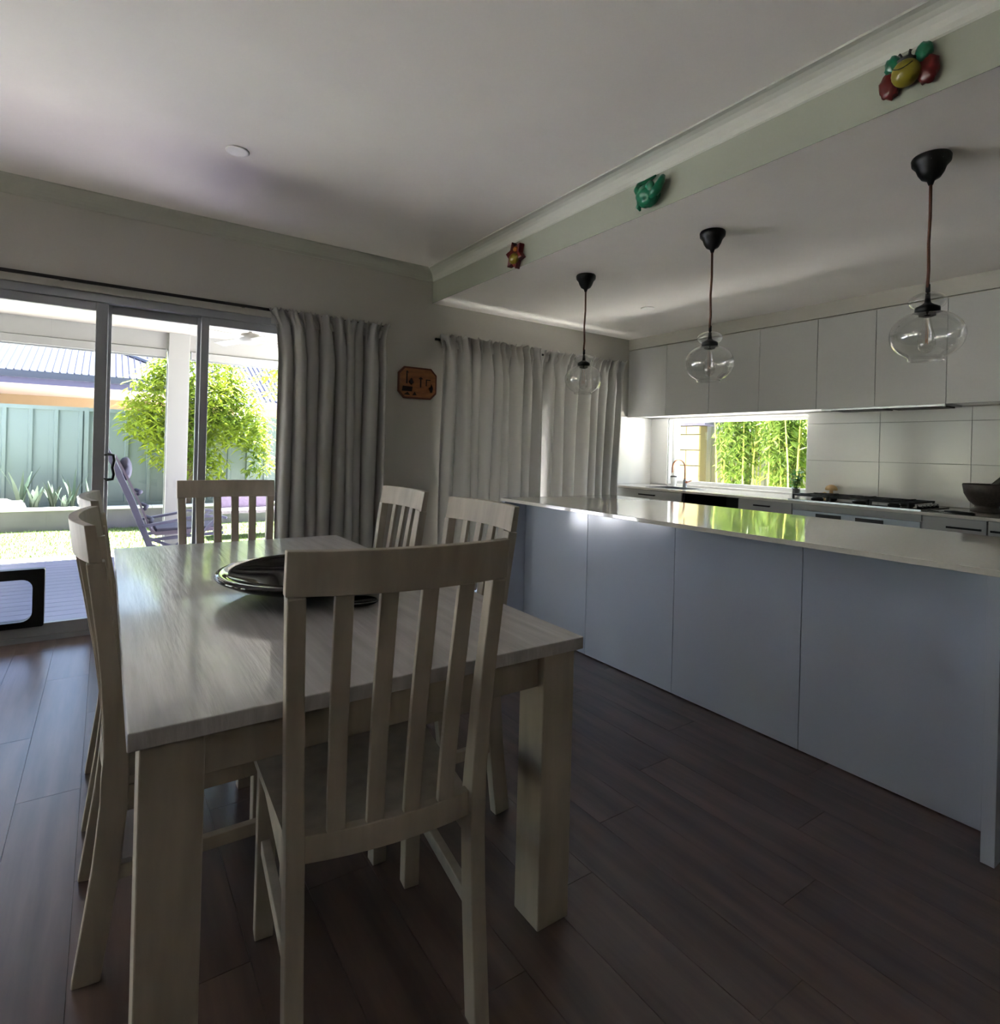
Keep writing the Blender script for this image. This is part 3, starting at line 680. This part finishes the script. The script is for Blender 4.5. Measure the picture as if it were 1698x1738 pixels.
bx(UX + .001, UX + .03, -.5, YB, UZ1 + .012, ZK).build('bulkhead_face', 'wall_paint', bpy.data.objects['trim_4'])
rh = thing('range_hood', 'slim dark slide out range hood under the upper cabinets', 'range hood', (4.93, 1.98, UZ0))
bx(4.800, 5.10, 1.565, 2.395, UZ0 - .004, UZ0 + .0115).build('hood_body', 'stainless', rh, world=True)
for yy in (1.60, 2.0): bx(4.86, 5.08, yy, yy + .36, UZ0 - .012, UZ0 - .004).build('filter', 'black_matte', rh, world=True)
bx(4.778, 4.80, 1.565, 2.395, UZ0 - .014, UZ0 - .0015).build('pull_lip', 'stainless', rh, world=True)

# cooktop
ct = thing('cooktop', 'black gas cooktop with cast iron trivets on the bench', 'cooktop', (4.79, 2.06, BZ))
bx(-.255, .255, -.455, .455, 0, .008).build('hob_plate', 'black_gloss', ct, bevel=.003)
bx(-.258, -.255, -.457, .457, 0, .007).build('front_edge', 'stainless', ct)
bur = [(-.11, .30, .045), (.12, .30, .038), (0, .02, .065), (-.11, -.24, .038), (.12, -.24, .045)]
for (x, y, r) in bur:
    b = MB().lathe([(r, .008), (r, .018), (r * .8, .022), (r * .8, .026), (.001, .028)], (x, y, 0), 20).build('burner', 'black_matte', ct, smooth=True)
for (y0, y1) in ((.165, .44), (-.115, .155), (-.375, -.125)):
    mb = MB(); z0, z1 = .034, .046
    mb.box(-.225, -.213, y0, y1, z0, z1).box(.213, .225, y0, y1, z0, z1).box(-.225, .225, y0, y0 + .012, z0, z1).box(-.225, .225, y1 - .012, y1, z0, z1)
    ym = (y0 + y1) / 2; mb.box(-.225, -.03, ym - .006, ym + .006, z0, z1 + .004).box(.03, .225, ym - .006, ym + .006, z0, z1 + .004)
    for xx in (-.11, .11): mb.box(xx - .006, xx + .006, y0, ym - .03, z0, z1 + .004).box(xx - .006, xx + .006, ym + .03, y1, z0, z1 + .004)
    for xx in (-.219, .219):
        for yy in (y0 + .006, y1 - .006): mb.box(xx - .006, xx + .006, yy - .006, yy + .006, .008, z0)
    mb.build('trivet', 'black_matte', ct)
for i in range(5):
    MB().lathe([(.019, .008), (.018, .030), (.012, .033), (.001, .033)], (-.14 + i * .068, -.412, 0), 16).build('knob', 'stainless', ct, smooth=True)
# utensil lying beside the cooktop
ut = thing('spatula', 'dark handled spatula lying on the bench right of the cooktop', 'spatula', (4.56, 1.44, BZ), math.radians(62))
MB().tube([(-.16, 0, .010), (-.02, 0, .010), (.05, 0, .008)], [.009, .010, .006], 8).build('grip', 'black_plastic', ut, smooth=True)
bx(.05, .15, -.028, .028, .004, .007).build('blade', 'stainless', ut)

# mortar and pestle
mo = thing('mortar', 'dark stone mortar bowl on the bench at the right edge', 'mortar', (4.87, 1.345, BZ))
MB().lathe([(.075, 0), (.085, .004), (.085, .022), (.066, .034), (.064, .046), (.095, .075), (.122, .125), (.132, .185), (.128, .192), (.118, .185), (.104, .125), (.07, .08), (.001, .066)], n=40).build('bowl', 'granite', mo, smooth=True)
ps = thing('pestle', 'dark stone pestle leaning in the mortar', 'pestle', (4.87, 1.345, BZ + .075))
MB().tube([(.0, .025, .012), (-.01, .0, .05), (-.02, -.10, .165), (-.03, -.15, .22)], [.026, .03, .024, .026], 14).build('club', 'granite', ps, smooth=True)
# mushroom ornament
ms = thing('mushroom_ornament', 'small beige mushroom ornament behind the cooktop', 'ornament', (5.095, 2.455, BZ))
MB().lathe([(.020, 0), (.016, .03), (.013, .062), (.015, .075)], n=16).build('stem', 'mushroom', ms, smooth=True)
MB().lathe([(.014, .070), (.044, .068), (.048, .078), (.040, .098), (.020, .112), (.001, .115)], n=24).build('cap', 'mushroom', ms, smooth=True)
MB().lathe([(.008, 0), (.007, .03), (.020, .032), (.016, .045), (.001, .050)], (-.01, .05, 0), 14).build('small_cap', 'mushroom', ms, smooth=True)
# herb in a glass
hp_ = thing('potted_herb', 'green herb in a glass jar on the window sill', 'plant', (5.115, 2.770, BZ + .001))
MB().lathe([(.030, 0), (.033, .002), (.036, .075), (.034, .075), (.031, .006), (.001, .005)], n=24).build('jar', 'jar_glass', hp_, smooth=True)
MB().lathe([(.030, .006), (.0325, .058), (.001, .062)], n=20).build('pebble_fill', 'rock', hp_)
rnd = random.Random(5); lf = MB(); stm = MB()
for i in range(24):
    a = rnd.uniform(0, 2 * PI); r = rnd.uniform(.0, .055); h = rnd.uniform(.10, .23)
    tip = (max(-.06, min(.035, r * math.cos(a))), r * math.sin(a) * 1.2, h); stm.tube([(tip[0] * .2, tip[1] * .2, .055), (tip[0] * .7, tip[1] * .7, h * .6), tip], .0014, 5)
    for k in range(7):
        t = rnd.uniform(.4, 1.05); c = Vector((tip[0] * t, tip[1] * t, .055 + (h - .055) * t)); b = rnd.uniform(0, 2 * PI)
        d = Vector((math.cos(b), math.sin(b), rnd.uniform(-.2, .5))).normalized(); s_ = d.cross(Vector((0, 0, 1))).normalized() * rnd.uniform(.010, .017); L_ = rnd.uniform(.028, .045)
        lf.add([c, c + d * L_ * .5 + s_, c + d * L_, c + d * L_ * .5 - s_], [(0, 1, 2, 3)])
stm.build('stems', 'leaf_herb', hp_); stuff(lf.build('leaves', 'leaf_herb', hp_))
# cup by the sink and gooseneck tap
cp = thing('cup', 'small white cup with a brown brush head beside the tap', 'cup', (5.06, 4.075, BZ))
MB().lathe([(.024, 0), (.026, .003), (.036, .095), (.033, .095), (.024, .006), (.001, .006)], n=24).build('beaker', 'white_paint', cp, smooth=True)
MB().lathe([(.034, .092), (.036, .104), (.024, .112), (.001, .113)], n=20).build('brush_head', 'granite', cp, smooth=True)
tp = thing('kitchen_tap', 'copper gooseneck kitchen tap in front of the window', 'tap', (4.97, 3.86, BZ))
MB().lathe([(.024, 0), (.024, .006), (.019, .010), (.018, .075), (.012, .082)], n=20).build('base', 'aluminium', tp, smooth=True)
arc = [(0, 0, .07), (0, 0, .20)] + [(-.075 + .075 * math.cos(t), .02 * (1 - math.cos(t)), .20 + .085 * math.sin(t)) for t in [PI * i / 12 for i in range(1, 13)]] + [(-.15, .04, .15)]
MB().tube(arc, .0095, 10).build('spout', 'copper', tp, smooth=True)
MB().tube([(0, -.015, .055), (0, -.045, .060), (-.005, -.085, .075)], [.009, .007, .006], 8).build('lever', 'copper', tp, smooth=True)
MB().lathe([(.013, 0), (.013, .018)], (0, -.024, .055), 16, ax='Y').build('lever_hub', 'copper', tp)

# ================================================================ OUTSIDE: PATIO
DKZ = -.035; DKY = 7.80
dk = struct(bx(-7.2, 2.35, YB + .2, DKY, -.13, DKZ - .024).build('deck', 'soil'), 'grey, sky tinted timber deck of the covered patio')
y = YB + .205; bmesh_ = None
while y + .14 < DKY + .01:
    if bmesh_ is None: bmesh_ = MB().box(-4.75, 4.75, 0, .137, -.024, 0).mesh('deck_board', 'deck_board')
    o = bpy.data.objects.new('deck_board', bmesh_); COL.objects.link(o); o.parent = dk; o.location = (-2.42, y, DKZ); y += .1412
struct(bx(-7.2, 2.35, DKY, DKY + .28, -.12, -.06).build('paving_strip', 'paving'), 'bright concrete strip along the deck edge')
PYB = 7.80
struct(bx(-7.2, 2.30, YB + .2, PYB + .30, 2.515, 2.66).build('patio_roof', 'patio_ceiling'), 'white lining of the patio roof')
for xx in (-2.5, -.9, .9):
    pass
struct(bx(-7.2, 2.30, PYB - .06, PYB + .10, 2.325, 2.515).build('patio_beam', 'patio_white'), 'white beam at the patio edge')
pp = thing('patio_post', 'square white post at the edge of the patio', 'post', (.685, PYB + .0, DKZ))
bx(-.108, .108, -.108, .108, 0, 2.55).build('shaft', 'patio_white', pp, bevel=.004)
bx(-.125, .125, -.125, .125, 0, .10).build('plinth', 'patio_white', pp)
bx(-.118, -.1085, -.02, .02, .1, 2.2).build('blind_guide', 'patio_white', pp)
def blind(x0, x1, label):
    b = thing('patio_blind', label, 'blind', ((x0 + x1) / 2, PYB - .02, 2.20))
    L_ = x1 - x0
    MB().lathe([(.040, -L_ / 2 + .01), (.040, L_ / 2 - .01)], (0, 0, .075), 20, ax='X').build('roll', 'patio_white', b, smooth=True)
    bx(-L_ / 2 + .01, L_ / 2 - .01, -.055, -.046, .035, .118).build('pelmet', 'patio_white', b)
    bx(-L_ / 2 + .01, L_ / 2 - .01, -.01, .01, .018, .036).build('bottom_bar', 'aluminium', b)
    for s in (-1, 1): bx(s * L_ / 2 - (.012 if s > 0 else 0), s * L_ / 2 + (0 if s > 0 else .012), -.058, .05, .03, .125).build('end_bracket', 'aluminium', b)
    return b
blind(-3.9, .56, 'rolled up outdoor blind left of the patio post')
blind(.81, 2.2, 'rolled up outdoor blind right of the patio post')
fn = thing('ceiling_fan', 'white ceiling fan under the patio roof', 'fan', (1.17, 6.2, 2.515))
MB().lathe([(.055, 0), (.055, -.03), (.02, -.05), (.015, -.15), (.03, -.155), (.085, -.17), (.10, -.20), (.095, -.245), (.05, -.265), (.001, -.268)], n=28).build('motor_housing', 'patio_white', fn, smooth=True)
for k in range(4):
    a = math.radians(20 + 90 * k); R_ = Matrix.Rotation(a, 4, 'Z') @ Matrix.Translation((.09, 0, -.215)) @ Matrix.Rotation(math.radians(12), 4, 'X')
    m_ = MB().box(0, .50, -.055, .055, -.004, .004); m_.v = [tuple(R_ @ Vector(v)) for v in m_.v]; m_.build('blade', 'patio_white', fn, bevel=.003)

# folding reclining chair on the deck (seen side on, back to the left)
lo = thing('reclining_chair', 'grey reclining garden chair with padded sling on the deck', 'garden chair', (.50, 6.5, DKZ))
# local: x to the right, y depth, z up (values are heights above the deck)
for s in (-1, 1):
    yy = s * .28
    MB().beam([(-.50, yy, 1.20), (-.44, yy, 1.08), (-.30, yy, .74), (-.14, yy, .30), (-.06, yy, .02)], .028, [.050, .052, .056, .052, .045], ref=(0, 1, 0)).build('back_rail', 'lounger_frame', lo, bevel=.004)
    MB().beam([(-.21, yy, .50), (.0, yy, .535), (.22, yy, .575), (.42, yy, .575), (.50, yy, .55)], .045, .024, ref=(0, 1, 0)).build('armrest', 'lounger_frame', lo, bevel=.004)
    MB().beam([(.42, yy * .94, .56), (.10, yy * .94, .20), (-.10, yy * .94, .02)], .022, .026, ref=(0, 1, 0)).build('leg', 'lounger_frame', lo)
    MB().beam([(-.16, yy * .88, .33), (.16, yy * .88, .18), (.50, yy * .88, .02)], .022, .026, ref=(0, 1, 0)).build('leg', 'lounger_frame', lo)
    MB().beam([(-.18, yy * .8, .36), (.15, yy * .8, .385), (.48, yy * .8, .40)], .022, .028, ref=(0, 1, 0)).build('seat_rail', 'lounger_frame', lo)
for i in range(5):
    t = i / 4; p = (-.46 + .27 * t, 1.10 - .68 * t); bx(p[0] - .008, p[0] + .008, -.27, .27, p[1] - .018, p[1] + .018).build('back_slat', 'lounger_frame', lo)
R = []
for (x, z) in ((-.425, 1.12), (-.33, .92), (-.22, .66), (-.14, .44), (-.10, .405), (.10, .415), (.30, .425), (.47, .43)):
    R.append([(x, -.25, z), (x + .004, -.25, z + .035), (x + .004, .25, z + .035), (x, .25, z)])
MB().rings(R).build('sling', 'lounger_fabric_light', lo)
MB().blob((-.345, 0, 1.02), (.055, .22, .11), 3, .1).build('head_cushion', 'lounger_fabric', lo, smooth=True)
for (z, x) in ((.80, -.245), (.66, -.19), (.53, -.145)): MB().tube([(x, -.25, z), (x + .03, 0, z), (x, .25, z)], .018, 8).build('quilt_roll', 'lounger_fabric', lo, smooth=True)
bx(-.10, .46, -.24, .24, .43, .47).build('seat_cushion', 'lounger_fabric', lo, bevel=.012)
# pale garden seat on the lawn, seen through the far chair's slats
gs = thing('garden_bench', 'pale grey garden bench on the lawn behind the far dining chair', 'garden bench', (1.74, 9.1, -.1))
bx(-.42, .42, -.25, .25, .36, .40).build('seat', 'lounger_fabric_light', gs)
bx(-.42, .42, .20, .25, .40, .62).build('backrest', 'lounger_fabric_light', gs)
for sx in (-1, 1):
    MB().tube([(sx * .40, -.22, .40), (sx * .41, -.22, .56), (sx * .40, 0, .60), (sx * .40, .22, .60)], .018, 8).build('armrest', 'lounger_frame', gs, smooth=True)
    for sy in (-1, 1): MB().tube([(sx * .38, sy * .21, .37), (sx * .41, sy * .23, 0)], .016, 8).build('leg', 'lounger_frame', gs)

# ================================================================ OUTSIDE: GARDEN
struct(bx(-45, 45, -45, 60, -.6, -.13).build('ground', 'paving'), 'pale sunlit ground around the house')  # pale paving outside the added left doors is invented for bounce light
struct(bx(-2.4, 6.4, DKY + .28, 10.70, -.13, -.10).build('lawn', 'lawn'), 'sunlit lawn beyond the deck')
rnd = random.Random(11); gb = MB()
for i in range(15000):
    x = rnd.uniform(-2.2, 3.6); yy = rnd.uniform(DKY + .30, 10.64); h = rnd.uniform(.02, .05); a = rnd.uniform(0, PI); w_ = .004
    dx, dy = math.cos(a) * w_, math.sin(a) * w_; tx, ty = rnd.uniform(-.02, .02), rnd.uniform(-.02, .02)
    gb.add([(x - dx, yy - dy, -.10), (x + dx, yy + dy, -.10), (x + tx, yy + ty, -.10 + h)], [(0, 1, 2)])
go = gb.build('grass', 'grass'); stuff(go); tag(go, 'short sunlit grass blades on the lawn', 'grass')
rw = thing('retaining_wall', 'low grey rendered retaining wall in front of the fence', 'wall', (0, 10.75, -.12))
bx(-9, 6.4, 10.67, 10.83, -.12, .195).build('wall_face', 'retaining', rw, world=True)
for i in range(8): bx(-9 + i * 1.925 + .004, -9 + (i + 1) * 1.925 - .004, 10.645, 10.85, .196, .228).build('capping', 'paving', rw, world=True)
struct(bx(-9, -2.4, DKY + .28, 10.67, -.13, -.09).build('courtyard', 'bounce_paving'), 'added pale paved courtyard left of the lawn')  # invented paving, bounces sunlight through the added living-room doors
struct(bx(-9, 6.4, 10.83, 11.75, -.13, .16).build('garden_bed', 'soil'), 'raised garden bed along the fence')
fc = thing('fence', 'pale grey green sheet metal fence at the back of the garden', 'fence', (0, 11.72, .15))
fp = None; px_ = -8.4
for i in range(44):
    if fp is None:
        w_ = .32; prof = [(0, 0), (.02, 0), (.035, -.030), (.075, -.030), (.09, 0), (.30, 0), (.32, 0)]
        m_ = MB(); n_ = len(prof)
        vs = [(p[0], p[1], z) for z in (0, 1.58) for p in prof] + [(p[0], p[1] + .003, z) for z in (0, 1.58) for p in prof]
        fs = []
        for k in range(n_ - 1):
            fs += [(k, k + 1, n_ + k + 1, n_ + k), (2 * n_ + k + 1, 2 * n_ + k, 3 * n_ + k, 3 * n_ + k + 1)]
        m_.add(vs, fs); fp = m_.mesh('fence_sheet', 'fence_sheet')
    o = bpy.data.objects.new('fence_sheet', fp); COL.objects.link(o); o.parent = fc; o.location = (px_ + i * .32, 0, 0)
bx(-8.4, 5.7, -.04, .03, 1.565, 1.625).build('top_rail', 'fence_sheet', fc)
bx(-8.4, 5.7, -.035, .03, .0, .06).build('bottom_rail', 'fence_sheet', fc)
for i in range(6): bx(-8.35 + i * 2.5 + .55, -8.35 + i * 2.5 + .61, -.045, .03, 0, 1.63).build('fence_post', 'fence_sheet', fc)

# garden bed plants
def strappy(x, y, h, n, label, seed, m='succulent', wide=.035):
    r = random.Random(seed); t = thing('agave_plant', label, 'plant', (x, y, .158))
    for i in range(n):
        a = 2 * PI * i / n + r.uniform(-.3, .3); L_ = h * r.uniform(.7, 1.05); ln = r.uniform(.08, .38); w_ = wide * r.uniform(.7, 1.2)
        d = Vector((math.cos(a), math.sin(a), 0)); s_ = Vector((-math.sin(a), math.cos(a), 0)); R_ = []
        for k in range(6):
            t_ = k / 5; p = d * (L_ * ln * t_ ** 1.6 + .02) + Vector((0, 0, L_ * t_ * (1 - .25 * ln * t_))); ww = w_ * (math.sin(PI * min(.97, .25 + .75 * t_)) + .02) * .9
            up = Vector((0, 0, 1)); nn = (d * .7 + up * .3) * .006
            R_.append([p - s_ * ww, p - nn, p + s_ * ww, p + nn * .4])
        MB().rings(R_).build('leaf', m, t)
    return t
strappy(-1.06, 11.36, .72, 7, 'tall pale bladed plant at the left of the garden bed', 1, wide=.04)
strappy(-.87, 11.08, .40, 10, 'broad bladed agave right of the white rock', 2, wide=.05)
strappy(-.66, 11.28, .46, 12, 'dense grey green agave in the middle of the bed', 3)
strappy(-.50, 10.99, .32, 9, 'low agave with a yellow tip before the fence', 4, wide=.04)
strappy(-.42, 11.42, .62, 6, 'thin upright bladed plant against the fence', 5, wide=.028)
strappy(-.18, 11.3, .50, 5, 'sparse dark bladed plant next to the garden light', 6, wide=.022)
rk = thing('garden_rock', 'pale pitched garden rock at the left of the bed', 'rock', (-1.20, 10.99, .155))
MB().blob((0, 0, .06), (.24, .16, .13), 3, .35, 1.6, 2).build('stone', 'rock', rk)
gl = thing('garden_light', 'small white solar garden light on a stake', 'garden light', (-.32, 10.93, .158))
MB().lathe([(.010, 0), (.010, .10), (.022, .11), (.030, .20), (.034, .205), (.034, .222), (.001, .226)], n=16).build('lamp_body', 'patio_white', gl, smooth=True)
def leafcloud(n, fn, lsize, seed, droop=.6):
    r = random.Random(seed); m_ = MB()
    for i in range(n):
        c = Vector(fn(r)); a = r.uniform(0, 2 * PI); d = Vector((math.cos(a), math.sin(a), -droop + r.uniform(-.4, .5))).normalized()
        L_ = lsize * r.uniform(.6, 1.25); s_ = d.cross(Vector((r.uniform(-.4, .4), r.uniform(-.4, .4), 1))).normalized() * L_ * .14; nn = s_.cross(d).normalized() * L_ * .06
        m_.add([c, c + d * L_ * .45 + s_ + nn, c + d * L_, c + d * L_ * .45 - s_ + nn], [(0, 1, 2), (0, 2, 3)])
    return m_
def ell(c, rad, lo=.55):
    def f(r):
        while True:
            v = Vector((r.uniform(-1, 1), r.uniform(-1, 1), r.uniform(-1, 1)))
            if lo < v.length < 1: return (c[0] + v.x * rad[0], c[1] + v.y * rad[1], c[2] + v.z * rad[2])
    return f
sb = thing('shrub', 'small yellow green leafy shrub at the left edge of the bed', 'shrub', (-1.55, 11.3, .158))
MB().tube([(0, 0, 0), (.01, 0, .3)], .012, 6).build('stem', 'bark', sb)
stuff(leafcloud(260, ell((0, 0, .42), (.19, .16, .30), .2), .11, 4, .2).build('foliage', 'leaf_tree', sb))
def tree(x, y, z, label, trunk_h, lobes, n, ls, seed, name='tree', m='leaf_tree'):
    t = thing(name, label, 'tree', (x, y, z))
    MB().tube([(0, 0, 0), (.04, 0, trunk_h * .5), (-.02, .03, trunk_h)], [.07, .055, .04], 10).build('trunk', 'bark', t, smooth=True)
    for k, (c, r_) in enumerate(lobes):
        if k < 4: MB().tube([(-.02, .03, trunk_h * .8), ((c[0]) * .5, c[1] * .5, (trunk_h + c[2]) / 2), c], [.03, .02, .008], 6).build('branch', 'bark', t)
    m_ = MB(); tot = sum(r_[0] * r_[1] * r_[2] for c, r_ in lobes)
    for k, (c, r_) in enumerate(lobes):
        q = leafcloud(int(n * r_[0] * r_[1] * r_[2] / tot), ell(c, r_, .35), ls, seed + k); m_.add(q.v, q.f)
    stuff(m_.build('foliage', m, t))
    return t
tree(1.15, 11.1, .15, 'leafy sunlit fruit tree behind the patio post', 1.1,
     [((-.35, 0, 1.75), (.62, .40, .75)), ((.15, -.1, 2.15), (.75, .45, .85)), ((.60, 0, 1.70), (.60, .42, .70)), ((-.05, 0, 1.05), (.65, .35, .50)), ((-.65, 0, 1.45), (.35, .3, .38)),
      ((.25, 0, .72), (.40, .3, .35)), ((1.0, .05, 1.35), (.42, .3, .42)), ((1.15, .05, .80), (.28, .25, .3))], 7500, .17, 31)
tree(4.6, 16.0, -.1, 'distant airy tree beyond the fence', 1.8, [((0, 0, 3.2), (1.4, .9, 1.0)), ((-1.0, 0, 3.9), (.8, .6, .6))], 1500, .28, 50)

# ================================================================ OUTSIDE: NEIGHBOUR'S HOUSE
nh = thing('neighbour_house', 'neighbouring house with ribbed metal roof beyond the fence', 'house', (-2.0, 15.0, -.1))
EV = 13.0; EZ_ = 2.20
bx(-9, 1.3, 16.4, 16.6, -.1, EZ_ + .05).build('wall', 'render_wall', nh, world=True)
bx(-9.2, 1.5, EV + .03, 16.5, EZ_, EZ_ + .02).build('soffit', 'soffit', nh, world=True)
bx(-9.2, 1.5, EV, EV + .03, EZ_, EZ_ + .105).build('fascia', 'fascia', nh, world=True)
bx(-9.2, 1.5, EV - .10, EV, EZ_ + .105, EZ_ + .225).build('gutter', 'roof_metal', nh, world=True)
bx(1.3, 1.5, EV, 16.5, EZ_, EZ_ + .225).build('fascia', 'fascia', nh, world=True)
rz0 = EZ_ + .21; pitch = math.tan(math.radians(21)); hipx = 1.55
def rp(x, y): return (x, y, rz0 + (y - EV + .08) * pitch)
YR = 17.2
MB().prism([rp(-9.2, EV - .08), rp(hipx, EV - .08), rp(hipx - (YR - EV + .08) * .72, YR), rp(-9.2, YR)], (0, 0, 0), (0, 0, .01)).build('roof', 'roof_metal', nh, world=True)
rf = bpy.data.objects['roof']
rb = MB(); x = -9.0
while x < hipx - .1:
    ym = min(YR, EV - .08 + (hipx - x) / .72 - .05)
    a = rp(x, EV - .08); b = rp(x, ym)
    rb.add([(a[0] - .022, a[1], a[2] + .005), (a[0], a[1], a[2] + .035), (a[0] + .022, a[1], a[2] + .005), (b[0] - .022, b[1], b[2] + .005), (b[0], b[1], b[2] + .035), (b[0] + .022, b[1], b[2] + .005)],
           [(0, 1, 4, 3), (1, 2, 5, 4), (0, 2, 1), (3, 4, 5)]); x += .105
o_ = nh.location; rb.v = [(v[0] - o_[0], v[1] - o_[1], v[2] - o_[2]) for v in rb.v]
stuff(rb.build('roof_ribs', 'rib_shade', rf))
a = Vector(rp(hipx, EV - .1)); b = Vector(rp(hipx - (YR - EV + .08) * .72, YR)); q = MB().tube([a + Vector((0, 0, .03)), b + Vector((0, 0, .03))], .06, 8)
q.build('hip_capping', 'roof_metal', nh, world=True)
n2 = thing('neighbour_house', 'second metal roofed house farther behind the tree', 'house', (5.0, 22.0, -.1))
bx(-1, 12, 20.5, 20.7, -.1, 2.6).build('wall', 'render_wall', n2, world=True)
MB().prism([(-2.0, 20.0, 2.6), (13, 20.0, 2.6), (13, 26, 5.4), (0.6, 26, 5.4)], (0, 0, 0), (0, 0, .02)).build('roof', 'roof_metal', n2, world=True)
bx(-2.0, 13, 19.9, 20.02, 2.42, 2.62).build('gutter', 'fascia', n2, world=True)
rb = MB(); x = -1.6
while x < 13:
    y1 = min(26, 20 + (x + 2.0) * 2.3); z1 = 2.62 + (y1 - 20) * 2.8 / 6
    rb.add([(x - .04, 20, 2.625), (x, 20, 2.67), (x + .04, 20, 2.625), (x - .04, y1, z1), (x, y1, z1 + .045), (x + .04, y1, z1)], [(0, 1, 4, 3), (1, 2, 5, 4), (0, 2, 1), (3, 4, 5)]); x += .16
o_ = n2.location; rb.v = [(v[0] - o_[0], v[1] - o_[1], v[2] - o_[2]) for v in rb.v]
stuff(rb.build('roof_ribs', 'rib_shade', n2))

# ================================================================ OUTSIDE THE KITCHEN WINDOW
lw = thing('limestone_wall', 'cream limestone block wall outside the kitchen window', 'wall', (7.68, 7.2, -.13))
bx(7.63, 7.80, 5.66, 8.8, -.13, 1.72).build('mortar_core', 'mortar', lw, world=True)
zz = -.13; row = 0
while zz < 1.66:
    yy = 5.65 - (.25 if row % 2 else 0)
    while yy < 8.8:
        a = max(yy, 5.65); b = min(yy + .5, 8.8)
        if b - a > .03: bx(7.60, 7.64, a + .006, b - .006, zz + .006, min(zz + .245, 1.72) - .006).build('block', 'limestone', lw, bevel=.004, seg=1, world=True)
        yy += .5
    zz += .245; row += 1
ev = thing('eave', 'dark purple eave end above the limestone wall', 'eave', (7.65, 6.3, 1.725))
bx(7.45, 8.0, 5.45, 8.8, 1.725, 1.93).build('fascia_board', 'fascia', ev, world=True)
bx(7.42, 7.45, 5.45, 8.8, 1.77, 1.93).build('gutter_lip', 'fascia', ev, world=True)
f2 = thing('side_fence', 'cream sheet metal fence outside the kitchen window', 'fence', (8.35, 4.0, -.13))
for i in range(26):
    y0 = -1.0 + i * .32
    bx(8.35, 8.356, y0, y0 + .24, -.13, 2.05).box(8.32, 8.356, y0 + .24, y0 + .32, -.13, 2.05).build('fence_sheet', 'fence_cream', f2, world=True)
bx(8.31, 8.38, -1.0, 7.4, 2.03, 2.10).build('top_rail', 'fence_cream', f2, world=True)
rnd = random.Random(77)
for k, (yy, xx) in enumerate(((5.02, 7.72), (4.34, 7.74), (3.66, 7.72))):
    bmo = thing('bamboo_clump', 'bamboo', 'bamboo', (xx, yy, -.13))
    bmo['label'] = ['leafy bamboo clump nearest the limestone wall', 'leafy bamboo clump in the middle of the kitchen window', 'leafy bamboo clump behind the potted herb'][k]
    for i in range(22):
        a = (rnd.uniform(-.22, .22), rnd.uniform(-.27, .27)); ln = (rnd.uniform(-.2, .15), rnd.uniform(-.04, .04)); h = rnd.uniform(1.7, 2.6)
        MB().tube([(a[0], a[1], 0), (a[0] + ln[0] * .4, a[1] + ln[1] * .4, h * .6), (a[0] + ln[0], a[1] + ln[1], h)], [.016, .012, .004], 6).build('cane', 'cane', bmo)
    m_ = leafcloud(2100, ell((-.02, 0, 1.72), (.33, .30, .95), .0), .15, 90 + k, .75); stuff(m_.build('foliage', 'leaf_bamboo', bmo))
struct(bx(XR + .2, XR + .72, YF - .2, YB + .2, 2.40, 2.55).build('added_eave', 'patio_white'), 'added unseen eave shading the kitchen window')  # added out of view to keep direct sun off the window
# side yard boundary seen only from the added left doors
struct(bx(-12.1, -12.0, -12, 14, -.13, 1.7).build('boundary_wall', 'fence_cream'), 'pale boundary wall left of the house')
